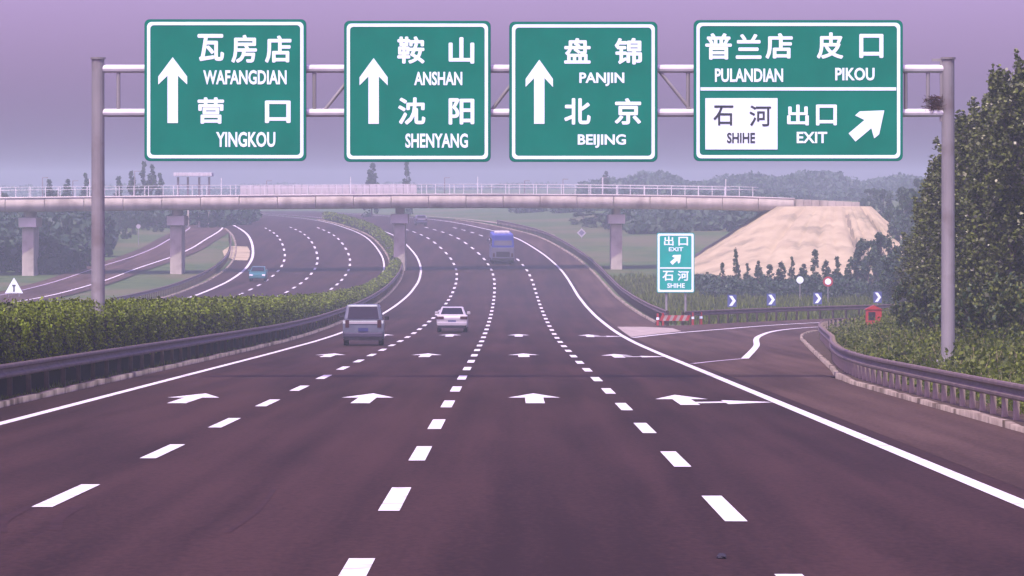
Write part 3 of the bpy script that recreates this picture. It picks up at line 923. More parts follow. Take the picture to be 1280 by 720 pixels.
# railing: posts as parts, rails joined
pm = MB(); pm.box((0, 0, .55), (.07, .07, 1.0)); rpost = pm.mesh('railing_post', ['steel_bright'])
pm2 = MB(); pm2.box((0, 0, .95), (.09, .09, 1.8)); rtall = pm2.mesh('tall_railing_post', ['steel_bright'])
for s_ in (-1, 1):
    i = 0
    for x in np.arange(XL + 1, XR - 4, 1.5 if s_ < 0 else 3.0):
        c_ = Vector((x, BD(x), BZ(x) + .1)) + nv * s_ * HWD - o0
        link('railing_post', rtall if (i % 9 == 4 and s_ < 0) else rpost, None, ov, loc=c_)
        i += 1
    for zz in (.75, 1.05):
        deck_piece('hand_rail', s_ * HWD - .03, s_ * HWD + .03, zz + .08, zz + .13, 'steel_bright', x1=XR - 4)
# piers
for (px, hgt) in ((38, 0), (222, 0), (500, 0), (770, 0)):
    d = 491; x = px2x(px, d); d = BD(x); x = px2x(px, d)
    p_ = empty('pier', tuple(Vector((x, d, float(ZR(d)))) - o0)); p_.parent = ov
    H = BZ(x) - 1.42 - float(ZR(d))
    ang = math.atan2(.30, 1)
    pm = MB(); pm.box((0, 0, (H - 1.65) / 2 - .3), (1.25, 5.0, H - 1.65 + .6)); pm.build('column', 'concrete', p_, bevel=.12)
    pm = MB(); pm.box((0, 0, H - 1.12), (1.85, 6.4, 1.0)); pm.build('pier_cap', 'concrete_lt', p_, bevel=.06)
    for k in (-2.6, 0, 2.6):
        v_ = Vector((0, k, H - .3))
        pm = MB(); pm.box(v_, (.7, .7, .59), rz=ang); pm.build('bearing', 'concrete', p_)
# abutment block where the deck meets the fill
c_ = Vector((29.2, BD(29.2), -2.2)) - o0
pm = MB(); pm.box(c_, (1.2, 9.0, 3.0), rz=math.atan2(.3, 1)); pm.build('abutment', 'concrete', ov, bevel=.05)
# white panels standing on the deck
wp = empty('panel_fence', (px2x(303, 482), 482.5, BZ(-28)), label='row of white panels standing along the middle of the overpass deck', cat='fence')
w0 = Vector(wp.location)
n_p = 26
for i in range(n_p):
    x = px2x(304 + (521 - 304) * (i + .5) / n_p, 484)
    b = BD(x) - HWD + .55
    pm = MB(); pm.box((0, 0, 0), (.70, .05, .96 + .05 * math.sin(i * 1.7)))
    link('panel', pm.mesh('panel', ['white_panel']), None, wp, loc=Vector((x, b, BZ(x) + .62)) - w0, rot=(0, 0, math.atan2(.3, 1)))
# continuing parapet on the approach fill
ap = MB()
for i in range(9):
    x = 30.2 + i * .9; x2 = x + .86
    a_ = Vector((x, BD(x) - 4.4, -.78 - .04 * i)); b_ = Vector((x2, BD(x2) - 4.4, -.78 - .04 * (i + 1)))
    ap.box((a_ + b_) / 2, (.88, .3, .95), rz=math.atan2(.3, 1))
ap.build('approach_parapet', 'concrete', None, label='low concrete parapet on top of the sandy embankment', cat='parapet')

# ------------------------------------------------------------------ embankment of the approach
def emb():
    # plan outline at top and at the toe, lofted with gullies
    top = [(29.6, 488), (33, 489), (36.5, 490), (38.6, 491.5), (39.6, 498), (38, 512), (32, 512), (28.6, 500)]
    toe = [(16.0, 468), (24, 452), (34, 449), (41.5, 455), (45.5, 474), (47, 500), (34, 530), (17, 505)]
    n = 160
    def ring(P, t):
        P = np.array(P + [P[0]], float)
        s = np.linspace(0, len(P) - 1, len(P))
        return np.stack([np.interp(t, s, P[:, 0]), np.interp(t, s, P[:, 1])], 1)
    t = np.linspace(0, 8, n, endpoint=False)
    a, b = ring(top, t), ring(toe, t)
    rows = []
    nr = 26
    lum = rng.normal(0, 1, (nr + 1, n))
    for k in range(nr + 1):
        f = k / nr
        p = a * (1 - f) + b * f
        z = (-1.15) * (1 - f) + (-8.75) * f
        zz = z + .05 * lum[k] * math.sin(math.pi * f) + .05 * math.sin(math.pi * f) * np.sin(t * 5.0)
        # rain gullies
        gu = np.zeros(n)
        for c_, w_, dp in ((1.9, .08, .6), (2.75, .09, .8), (3.3, .07, .6), (.6, .06, .5), (1.3, .05, .3), (3.8, .05, .4), (1.55, .03, .25), (2.2, .035, .3), (2.45, .03, .2), (1.0, .03, .25), (3.05, .03, .25)):
            gu += dp * np.exp(-((t - c_ - .42 * f) / w_) ** 2)
        zz = zz - gu * math.sin(math.pi * min(1, f * 1.1 + .05)) ** .7
        p = p + rng.normal(0, .05, p.shape) * math.sin(math.pi * f)
        rows.append(np.column_stack([p, zz]))
    v = np.concatenate(rows + [np.array([[34, 500, -1.1]])])
    q = [(k * n + i, (k + 1) * n + i, (k + 1) * n + (i + 1) % n, k * n + (i + 1) % n) for k in range(nr) for i in range(n)]
    me = bpy.data.meshes.new('embankment')
    me.from_pydata([tuple(x) for x in v], [], q + [(i, (i + 1) % n, len(v) - 1) for i in range(n)])
    me.materials.append(M['sand']); me.materials.append(M['gully'])
    mi = []
    for k in range(nr):
        for i in range(n):
            tt = t[i] - .42 * k / nr
            mi.append(1 if any(abs(tt - c_) < .045 for c_ in (1.9, 2.75)) and 1 < k < 20 else 0)
    me.polygons.foreach_set('material_index', mi + [0] * n)
    link('embankment', me, None, None, kind='structure', smooth=True)
emb()


# ------------------------------------------------------------------ signs
def rrect(x0, x1, z0, z1, r, n=5):
    pts = []
    for cx, cz, a0 in ((x1 - r, z1 - r, 0), (x0 + r, z1 - r, 90), (x0 + r, z0 + r, 180), (x1 - r, z0 + r, 270)):
        for k in range(n + 1):
            a = R(a0 + 90 * k / n)
            pts.append((cx + r * math.cos(a), cz + r * math.sin(a)))
    return pts[::-1]


def ring_mesh(o, i, y0, y1):
    m = MB(); n = len(o)
    vs = [(p[0], y0, p[1]) for p in o] + [(p[0], y0, p[1]) for p in i] + [(p[0], y1, p[1]) for p in o] + [(p[0], y1, p[1]) for p in i]
    fs = []
    for k in range(n):
        j = (k + 1) % n
        fs += [(k, j, n + j, n + k), (2*n + k, 2*n + j, j, k), (n + k, n + j, 3*n + j, 3*n + k)]
    m.add(vs, fs)
    return m


def lettering(parent, s, x0, x1, z0, z1, y, mat, bold=.02, name='lettering', per_char=False):
    cu = bpy.data.curves.new('t', 'FONT')
    cu.body = s
    cu.size = 1.0
    cjk = ord(s[0]) > 0x2000
    cu.offset = 0.0 if cjk else bold
    cu.extrude = 0.012
    cu.resolution_u = 3
    o = bpy.data.objects.new('t', cu)
    col.objects.link(o)
    dg = bpy.context.evaluated_depsgraph_get()
    me = bpy.data.meshes.new_from_object(o.evaluated_get(dg))
    bpy.data.objects.remove(o); bpy.data.curves.remove(cu)
    if cjk:                                     # thicken the strokes with shifted copies, each a hair deeper
        bm = bmesh.new()
        for q_ in range(9):
            a_ = q_ * math.pi / 4
            bm.from_mesh(me)
            bm.verts.ensure_lookup_table()
            nn = len(me.vertices)
            for v_ in bm.verts[-nn:]:
                if q_ < 8:
                    v_.co.x += math.cos(a_) * bold; v_.co.y += math.sin(a_) * bold
                v_.co.z += q_ * 0.0016
        bm.to_mesh(me); bm.free()
    n = len(me.vertices)
    co = np.empty(n * 3); me.vertices.foreach_get('co', co); co = co.reshape(-1, 3)
    mn, mx_ = co.min(0), co.max(0)
    k = np.empty_like(co)
    k[:, 0] = x0 + (co[:, 0] - mn[0]) / (mx_[0] - mn[0]) * (x1 - x0)
    k[:, 2] = z0 + (co[:, 1] - mn[1]) / (mx_[1] - mn[1]) * (z1 - z0)
    k[:, 1] = y - (co[:, 2] - mn[2]) / max(mx_[2] - mn[2], 1e-6) * 0.01
    me.vertices.foreach_set('co', k.ravel()); me.materials.clear(); me.update()
    return link(name, me, mat, parent)


GD = 127.0
GS = F / GD
def gx(px): return (px - 640) / GS
def gz(py): return (HY - py) / GS

def sign(box, label, texts, arrow_=None, extra=None):
    x0, x1, y0, y1 = box
    cx = (x0 + x1) / 2
    root = empty('direction_sign', (gx(cx), GD - .30, gz(y1)), label=label, cat='road sign')
    bx_, bz_ = gx(cx), gz(y1)
    lx = lambda p: gx(p) - bx_
    lz = lambda p: gz(p) - bz_
    m_ = MB(); m_.prism(rrect(lx(x0), lx(x1), lz(y1), lz(y0), .14), -.03, .03)
    pn = m_.build('panel', 'green_sign', root)
    m_ = MB(); m_.prism(rrect(lx(x0) - .012, lx(x1) + .012, lz(y1) - .012, lz(y0) + .012, .15), .031, .07)
    m_.build('backing', 'sign_edge', root)
    ring_mesh(rrect(lx(x0 + 3), lx(x1 - 3), lz(y1 - 3), lz(y0 + 3), .13), rrect(lx(x0 + 7), lx(x1 - 7), lz(y1 - 7), lz(y0 + 7), .10), -.040, -.0301).build('border', 'sign_white', root)
    for (s, a, b, c_, d_, mt, bold) in texts:
        lettering(root, s, lx(a), lx(b), lz(d_), lz(c_), -.031 if mt != 'black' else -.046, mt, bold)
    if arrow_:
        a, b, t, bt = arrow_
        c_ = (a + b) / 2; hw_ = (b - a) / 2
        P = [(c_ - 6.5, bt), (c_ - 6.5, t + 23), (a, t + 34), (a, t + 24), (c_, t), (b, t + 24), (b, t + 34), (c_ + 6.5, t + 23), (c_ + 6.5, bt)]
        m_ = MB(); m_.prism([(lx(p), lz(q_)) for p, q_ in P], -.041, -.0301); m_.build('arrow', 'sign_white', root)
    if extra: extra(root, lx, lz)
    for k in (.22, .78):
        px = x0 + (x1 - x0) * k
        m_ = MB(); m_.box((lx(px), .12, (lz(y0) + lz(y1)) / 2), (.08, .09, lz(y0) - lz(y1) - .2)); m_.build('bracket', 'steel', root)
    return root

W_ = 'sign_white'
CB = .027
sign((182, 383, 25, 201), 'green sign with up arrow reading WAFANGDIAN and YINGKOU, leftmost board on the gantry',
     [('瓦', 248, 281, 43, 77, W_, CB), ('房', 290, 322, 44, 79, W_, CB), ('店', 332, 365, 45, 79, W_, CB), ('WAFANGDIAN', 255, 359, 88, 106, W_, .028),
      ('营', 248, 281, 122, 155, W_, CB), ('口', 332, 364, 126, 154, W_, CB), ('YINGKOU', 271, 345, 165, 184, W_, .028)], (199, 235, 72, 154))
sign((431, 613, 27, 202), 'green sign with up arrow reading ANSHAN and SHENYANG on the gantry',
     [('鞍', 497, 531, 46, 80, W_, CB), ('山', 561, 593, 47, 80, W_, CB), ('ANSHAN', 518, 578, 90, 107, W_, .028),
      ('沈', 498, 532, 122, 156, W_, CB), ('阳', 561, 593, 123, 156, W_, CB), ('SHENYANG', 507, 585, 167, 185, W_, .028)], (450, 485, 73, 155))
sign((637, 821, 28, 202), 'green sign with up arrow reading PANJIN and BEIJING on the gantry',
     [('盘', 705, 738, 48, 80, W_, CB), ('锦', 768, 802, 48, 81, W_, CB), ('PANJIN', 724, 780, 91, 108, W_, .028),
      ('北', 705, 738, 123, 156, W_, CB), ('京', 768, 801, 123, 156, W_, CB), ('BEIJING', 722, 782, 168, 185, W_, .028)], (657, 691, 75, 155))
def ext(root, lx, lz):
    m_ = MB(); m_.box(((lx(875) + lx(1119)) / 2, -.0355, lz(111.5)), (lx(1119) - lx(875), .01, lz(109.5) - lz(113.5))); m_.build('divider', W_, root)
    m_ = MB(); m_.box(((lx(881) + lx(971)) / 2, -.038, lz(155)), (lx(971) - lx(881), .014, lz(123) - lz(187))); m_.build('white_plate', W_, root)
    c_ = Vector((lx(1083), 0, lz(156))); L_ = .50
    u = Vector((math.cos(R(40)), 0, math.sin(R(40)))); v = Vector((-u.z, 0, u.x))
    P = [(-.56, -.15), (.02, -.15), (-.10, -.42), (.08, -.42), (.62, 0), (.08, .42), (-.10, .42), (.02, .15), (-.56, .15)]
    pts = [c_ + u * a + v * b for a, b in P]
    m_ = MB(); m_.prism([(p.x, p.z) for p in pts][::-1], -.041, -.0301); m_.build('arrow', W_, root)
sign((867, 1127, 26, 201), 'wide green exit sign with white SHIHE plate and slanting arrow, rightmost on the gantry',
     [('普', 881, 914, 42, 75, W_, CB), ('兰', 919, 951, 43, 74, W_, CB), ('店', 956, 990, 42, 74, W_, CB), ('皮', 1020, 1053, 41, 74, W_, CB), ('口', 1073, 1103, 43, 73, W_, CB),
      ('PULANDIAN', 893, 978, 86, 103, W_, .028), ('PIKOU', 1043, 1092, 85, 101, W_, .028), ('石', 891, 916, 132, 157, 'black', .012), ('河', 936, 963, 132, 158, 'black', .012),
      ('SHIHE', 908, 943, 166, 179, 'black', .025), ('出', 983, 1010, 131, 157, W_, CB), ('口', 1019, 1045, 131, 157, W_, CB), ('EXIT', 995, 1033, 165, 179, W_, .025)], None, ext)

# gantry
ga = empty('sign_gantry', (gx(123), GD, float(ZR(GD))), label='steel gantry of two posts and a trussed crossbeam carrying the green signs', cat='gantry')
g0 = Vector(ga.location)
def gp_(px, py, y=GD): return Vector((gx(px), y, gz(py))) - g0
for px in (122.5, 1185):
    m_ = MB(); m_.tube(Vector((gx(px), GD, Tz(gx(px), GD) - .3)) - g0, gp_(px, 74), .195, .18, 16); po = m_.build('post', 'steel', ga, smooth=False)
    m_ = MB(); m_.tube(gp_(px, 74), gp_(px, 71.5), .215, .215, 16); m_.build('post_cap', 'steel', po)
    m_ = MB(); m_.box(Vector((gx(px), GD, Tz(gx(px), GD) + .06)) - g0, (.8, .8, .12)); m_.build('base_plate', 'steel', po)
for py, r in ((86, .115), (141, .115)):
    m_ = MB(); m_.tube(gp_(122.5, py), gp_(1185, py), r, r, 12); m_.build('chord', 'steel_bright', ga)
for px in (148, 200, 393, 480, 860, 750, 1132, 1160, 300, 960, 1050):
    m_ = MB(); m_.tube(gp_(px, 141), gp_(px, 86), .055, .055, 8); m_.build('strut', 'steel', ga)
for a, b in ((403, 447), (260, 300), (612, 654), (560, 600), (866, 822), (970, 930), (1050, 1090), (740, 700)):
    m_ = MB(); m_.tube(gp_(a, 141), gp_(b, 86), .05, .05, 8); m_.build('diagonal_brace', 'steel', ga)
for px in (1177,):
    m_ = MB(); m_.box(gp_(px, 113), (.10, .12, 1.75)); m_.build('flange', 'steel', ga)
m_ = MB(); m_.box(gp_(1176, 75), (.5, .06, .08)); m_.build('top_bracket', 'steel', ga)

# nest in the truss
ne = empty('bird_nest', (gx(1167), GD, gz(139)), label='dark twig nest in the crossbeam next to the right gantry post', cat='nest')
m_ = MB()
for i in range(190):
    a = random.uniform(0, 6.28); rr = random.uniform(.05, .27); z = random.uniform(.0, .42)
    c_ = Vector((math.cos(a) * rr, math.sin(a) * rr * .7, z))
    dv = Vector((random.gauss(0, 1), random.gauss(0, 1), random.gauss(0, .5))).normalized() * random.uniform(.08, .2)
    m_.tube(c_ - dv, c_ + dv, .009, .005, 4)
m_.build('twigs', 'twig', ne)

# ground mounted exit sign at the gore
ED = 296.0; ES = F / ED
ex = px2x(844.5, ED)
es = empty('exit_sign', (ex, ED, Tz(ex, ED)), label='tall green exit sign on two posts standing in the gore before the overpass', cat='road sign')
e0 = Vector(es.location)
def ez(py): return (HY - py) / ES - e0.z
def exx(px): return (px - 640) / ES - e0.x
m_ = MB(); m_.prism(rrect(exx(821), exx(868), ez(366), ez(291), .12), -.04, .04); m_.build('panel', 'green_pale', es)
ring_mesh(rrect(exx(822), exx(867), ez(365), ez(292), .1), rrect(exx(824.6), exx(864.4), ez(362.4), ez(294.6), .08), -.055, -.0401).build('border', W_, es)
m_ = MB(); m_.box((0, -.048, ez(335)), (exx(864) - exx(825), .014, .09)); m_.build('divider', W_, es)
for s, a, b, c_, d_ in (('出', 830, 842, 295.5, 307), ('口', 848, 860, 296, 307), ('EXIT', 836, 854, 309, 314), ('石', 828, 842, 338.5, 351), ('河', 847, 861, 338.5, 351), ('SHIHE', 834, 856, 354, 360)):
    lettering(es, s, exx(a), exx(b), ez(d_), ez(c_), -.041, W_, .02)
c_ = Vector((exx(845), 0, ez(324))); u = Vector((math.cos(R(42)), 0, math.sin(R(42)))); v_ = Vector((-u.z, 0, u.x))
P = [(-.42, -.12), (.0, -.12), (-.08, -.32), (.06, -.32), (.44, 0), (.06, .32), (-.08, .32), (.0, .12), (-.42, .12)]
m_ = MB(); m_.prism([((c_ + u * a + v_ * b).x, (c_ + u * a + v_ * b).z) for a, b in P][::-1], -.055, -.0401); m_.build('arrow', W_, es)
for px in (833, 857):
    m_ = MB(); m_.tube((exx(px), .12, -.2), (exx(px), .12, ez(293)), .075, .075, 10); m_.build('leg', 'steel', es)

# striped hazard boards at the gore nose
hz = empty('hazard_board', (9.95, 279.5, float(ZR(279.5))), label='low red and white striped hazard boards at the gore nose', cat='barrier')
m_ = MB()
for k in range(9):
    x = -.85 + k * .2
    m_.add([(x, 0, .28), (x + .2, 0, .28), (x + .36, 0, .62), (x + .16, 0, .62), (x, .04, .28), (x + .2, .04, .28), (x + .36, .04, .62), (x + .16, .04, .62)],
           [(0, 1, 2, 3), (7, 6, 5, 4), (0, 4, 5, 1), (2, 6, 7, 3), (1, 5, 6, 2), (3, 7, 4, 0)], k % 2)
m_.build('board', ['red', 'gore'], hz)
for x in (-.7, 0.15, .95):
    m_ = MB(); m_.box((x, .075, .32), (.07, .06, .70)); m_.build('leg', 'post', hz)
for i, (x, d) in enumerate(((9.0, 279), (9.4, 281.5), (11.3, 282.5), (11.9, 284.5))):
    bo = empty('bollard', (x, d, float(ZR(d)) - .1), label='red and white bollard by the gore nose, %s from the left' % ORD[i], cat='bollard', group='bollards at the gore nose')
    m_ = MB(); m_.tube((0, 0, 0), (0, 0, .85), .09, .07, 10); m_.build('shaft', 'red', bo)
    m_ = MB(); m_.tube((0, 0, .45), (0, 0, .6), .095, .09, 10); m_.build('band', W_, bo)
    m_ = MB(); m_.tube((0, 0, 0), (0, 0, .06), .17, .15, 10); m_.build('foot', 'dark', bo)

# chevron boards on the ramp bend
for i, (px, d) in enumerate(((915, 310), (964, 317), (1022, 325), (1097, 334))):
    x = px2x(px, d)
    cb = empty('chevron_board', (x, d, Tz(x, d)), label='blue and white chevron board behind the ramp guardrail, %s from the left' % ORD[i], cat='road sign', group='chevron boards on the ramp bend')
    zt = (HY - (376 - i * 1.5)) / F * d - Tz(x, d)
    m_ = MB(); m_.box((0, 0, zt), (.62, .04, .84)); m_.build('board', 'blue', cb)
    P = [(-.20, .34), (.02, .34), (.26, 0), (.02, -.34), (-.20, -.34), (.04, 0)]
    m_ = MB(); m_.prism([(a, zt + b) for a, b in P], -.032, -.0201); m_.build('chevron', W_, cb)
    m_ = MB(); m_.tube((0, .05, -.2), (0, .05, zt + .3), .035, .035, 8); m_.build('leg', 'steel', cb)


def post_sign(name, label, px, py, d, rad, ring, face, cat='road sign', shape='round', posts=1):
    x = px2x(px, d); zb = Tz(x, d)
    r_ = empty(name, (x, d, zb), label=label, cat=cat)
    zt = (HY - py) / F * d - zb
    n = 20 if shape == 'round' else (4 if shape == 'diamond' else 3)
    a0 = 90
    def poly(rr):
        return [(rr * math.cos(R(a0 - 360 * k / n)), zt + rr * math.sin(R(a0 - 360 * k / n))) for k in range(n)]
    m_ = MB(); m_.prism(poly(rad), -.02, .02); m_.build('plate', ring, r_)
    m_ = MB(); m_.prism(poly(rad * (.62 if shape != 'tri' else .9)), -.032, -.0201); m_.build('face', face, r_)
    for k in range(posts):
        xo = (k - (posts - 1) / 2) * rad
        m_ = MB(); m_.tube((xo, .05, -.2), (xo, .05, zt), .04, .04, 8); m_.build('leg', 'steel', r_)
    return r_, zt

post_sign('round_sign', 'red ringed round sign among the young trees before the embankment', 1035, 352, 372, .42, 'red', W_)
post_sign('round_sign', 'small white round sign before the wood, left of the second overpass pier', 173, 283, 560, .27, 'white_car', 'white_car')
post_sign('diamond_sign', 'pale diamond sign on the slope left of the right overpass pier', 727, 291, 580, .6, 'white_car', 'bus_grey', shape='diamond')
tr, zt = post_sign('warning_sign', 'white triangular warning sign with dark upright mark above the hedge at far left', 17.5, 360, 398, .92, W_, W_, shape='tri', posts=2)
m_ = MB(); m_.box((0, -.04, zt - .02), (.14, .012, .62)); m_.box((0, -.04, zt + .22), (.3, .011, .14)); m_.build('symbol', 'black', tr)
post_sign('small_sign', 'tiny white sign among the young trees before the sandy embankment', 1000, 350, 380, .3, W_, W_)

# red call box on the verge
rx = px2x(1092, 222)
rb = empty('call_box', (rx, 222, Tz(rx, 222)), label='red box on a pale green pedestal in the grass bank behind the guardrail', cat='call box')
zb = Tz(rx, 222); z1 = (HY - 386) / F * 222 - zb; z0 = (HY - 406) / F * 222 - zb
m_ = MB(); m_.box((0, 0, (z0 + z1) / 2), (.78, .42, z1 - z0)); m_.build('cabinet', 'red', rb, bevel=.05)
m_ = MB(); m_.prism([(-.44, z1 - .03), (0, z1 + .18), (.44, z1 - .03)], -.25, .25); m_.build('hood', 'red', rb)
m_ = MB(); m_.box((-.1, -.216, (z0 + z1) / 2 + .04), (.34, .02, .4)); m_.build('door', 'dark', rb)
m_ = MB(); m_.box((0, 0, z0 / 2 - .1), (.46, .3, z0 + .19)); m_.build('pedestal', 'mint', rb, bevel=.02)

# litter under the median rail, stone on the asphalt
for i, (px, d) in enumerate(((141, 133), (153.5, 134.5))):
    x = px2x(px, d)
    bm = bmesh.new(); bmesh.ops.create_icosphere(bm, subdivisions=2, radius=.11)
    for v in bm.verts: v.co = Vector((v.co.x * 1.15, v.co.y, v.co.z * .95)) * random.uniform(.75, 1.2)
    me = bpy.data.meshes.new('litter_bag'); bm.to_mesh(me); bm.free()
    link('litter_bag', me, 'litter', None, loc=(x, d, float(ZR(d)) + .22), label=('left' if i == 0 else 'right') + ' one of two white litter bags under the median guardrail', cat='litter', group='white litter under the median guardrail')
bm = bmesh.new(); bmesh.ops.create_icosphere(bm, subdivisions=2, radius=.05)
for v in bm.verts: v.co = Vector((v.co.x * 1.0, v.co.y * 3.5, v.co.z * .6)) * random.uniform(.8, 1.2)
me = bpy.data.meshes.new('stone'); bm.to_mesh(me); bm.free()
link('stone', me, 'dark', None, loc=(px2x(902, 41.7), 41.7, float(ZR(41.7)) + .01), label='small dark stone lying on the asphalt of the right lane', cat='stone')

# toll canopy behind the overpass
td = 640; tx = px2x(242, td)
tc_ = empty('canopy', (tx, td, Tz(tx, td)), label='faint flat roofed canopy on slim columns behind the overpass at left', cat='canopy')
zt = (HY - 218) / F * td - Tz(tx, td)
m_ = MB(); m_.box((0, 0, zt), (5.4, 4, .5)); m_.build('roof', 'white_panel', tc_, bevel=.05)
for x in (-2.2, -.8, .8, 2.2):
    m_ = MB(); m_.box((x, 0, (zt - .26) / 2 - .1), (.3, .3, zt - .05 - .25)); m_.build('column', 'concrete', tc_)
m_ = MB(); m_.box((-.3, 0, zt - 1.55), (4.6, .2, .16)); m_.build('crossbeam', 'concrete', tc_)
# slender lamp poles standing behind the overpass
for i, (px, top) in enumerate(((97, 222), (131, 226), (201, 214), (352, 226), (560, 222), (655, 226), (701, 224), (748, 222))):
    d = 520; x = px2x(px, d); zb = BZ(x) - .2; d = BD(x) + HWD + .55
    lp = empty('lamp_pole', (x, d, zb), label='slender pole along the far edge of the overpass, %s from the left' % ORD[i], cat='pole', group='poles on the overpass')
    H = (HY - top) / F * d - zb
    m_ = MB(); m_.tube((0, 0, -.6), (0, 0, H), .07, .045, 8); m_.build('pole', 'steel', lp)
    m_ = MB(); m_.box((.28, 0, H), (.6, .12, .08)); m_.build('lamp_head', 'steel', lp)
    m_ = MB(); m_.box((0, -.3, -.35), (.14, .56, .14)); m_.build('bracket', 'steel', lp)


# ------------------------------------------------------------------ vehicles
def hex8(m, b, t, mi=0):
    """b,t: (xhalf, y0, y1, z) for the bottom and the top"""
    vs = []
    for (xh, y0, y1, z) in (b, t):
        vs += [(-xh, y0, z), (xh, y0, z), (xh, y1, z), (-xh, y1, z)]
    m.add(vs, [(0, 3, 2, 1), (4, 5, 6, 7), (0, 1, 5, 4), (1, 2, 6, 5), (2, 3, 7, 6), (3, 0, 4, 7)], mi)
    return [Vector(v) for v in vs]


def pane(parent, q, u0, u1, v0, v1, out, name, mat='glass'):
    """q: 4 corners (bl, br, tr, tl)"""
    def P(u, v): return q[0].lerp(q[1], u).lerp(q[3].lerp(q[2], u), v)
    n = (q[1] - q[0]).cross(q[3] - q[0]).normalized()
    pts = [P(u0, v0), P(u1, v0), P(u1, v1), P(u0, v1)]
    a = [p + n * out for p in pts]; b = [p - n * .01 for p in pts]
    m = MB(); m.add(a + b, [(0, 1, 2, 3), (7, 6, 5, 4), (0, 4, 5, 1), (1, 5, 6, 2), (2, 6, 7, 3), (3, 7, 4, 0)])
    return m.build(name, mat, parent)


def wheels(root, xw, ys, r, wd=.2):
    m = MB()
    n = 20
    for s_ in (0, 1):
        for k in range(n):
            a = 2 * math.pi * k / n
            m.v.append(((-.5 + s_) * wd, math.cos(a) * r, math.sin(a) * r))
    for s_ in (0, 1):
        for k in range(n):
            a = 2 * math.pi * k / n
            m.v.append(((-.38 + s_ * .76) * wd * 1.25, math.cos(a) * r * .9, math.sin(a) * r * .9))
    for k in range(n):
        j = (k + 1) % n
        m.f += [(k, j, n + j, n + k), (k, 2*n + k, 2*n + j, j), (n + k, n + j, 3*n + j, 3*n + k)]
    m.f += [tuple(range(2*n, 3*n)), tuple(range(3*n, 4*n))[::-1]]
    m.mi = [0] * len(m.f)
    tm = m.mesh('wheel', ['dark'])
    rm = MB(); rm.tube((-wd * .51, 0, 0), (wd * .51, 0, 0), r * .6, r * .6, 14); rme = rm.mesh('rim', ['steel'])
    for y in ys:
        for s_ in (-1, 1):
            w_ = link('wheel', tm, None, root, loc=(s_ * xw, y, r))
            link('rim', rme, None, w_)


def arc(cy, r, z0, n=7):
    return [(cy + r * math.cos(math.pi - math.pi * k / n), z0 + r * math.sin(math.pi * k / n)) for k in range(n + 1)]


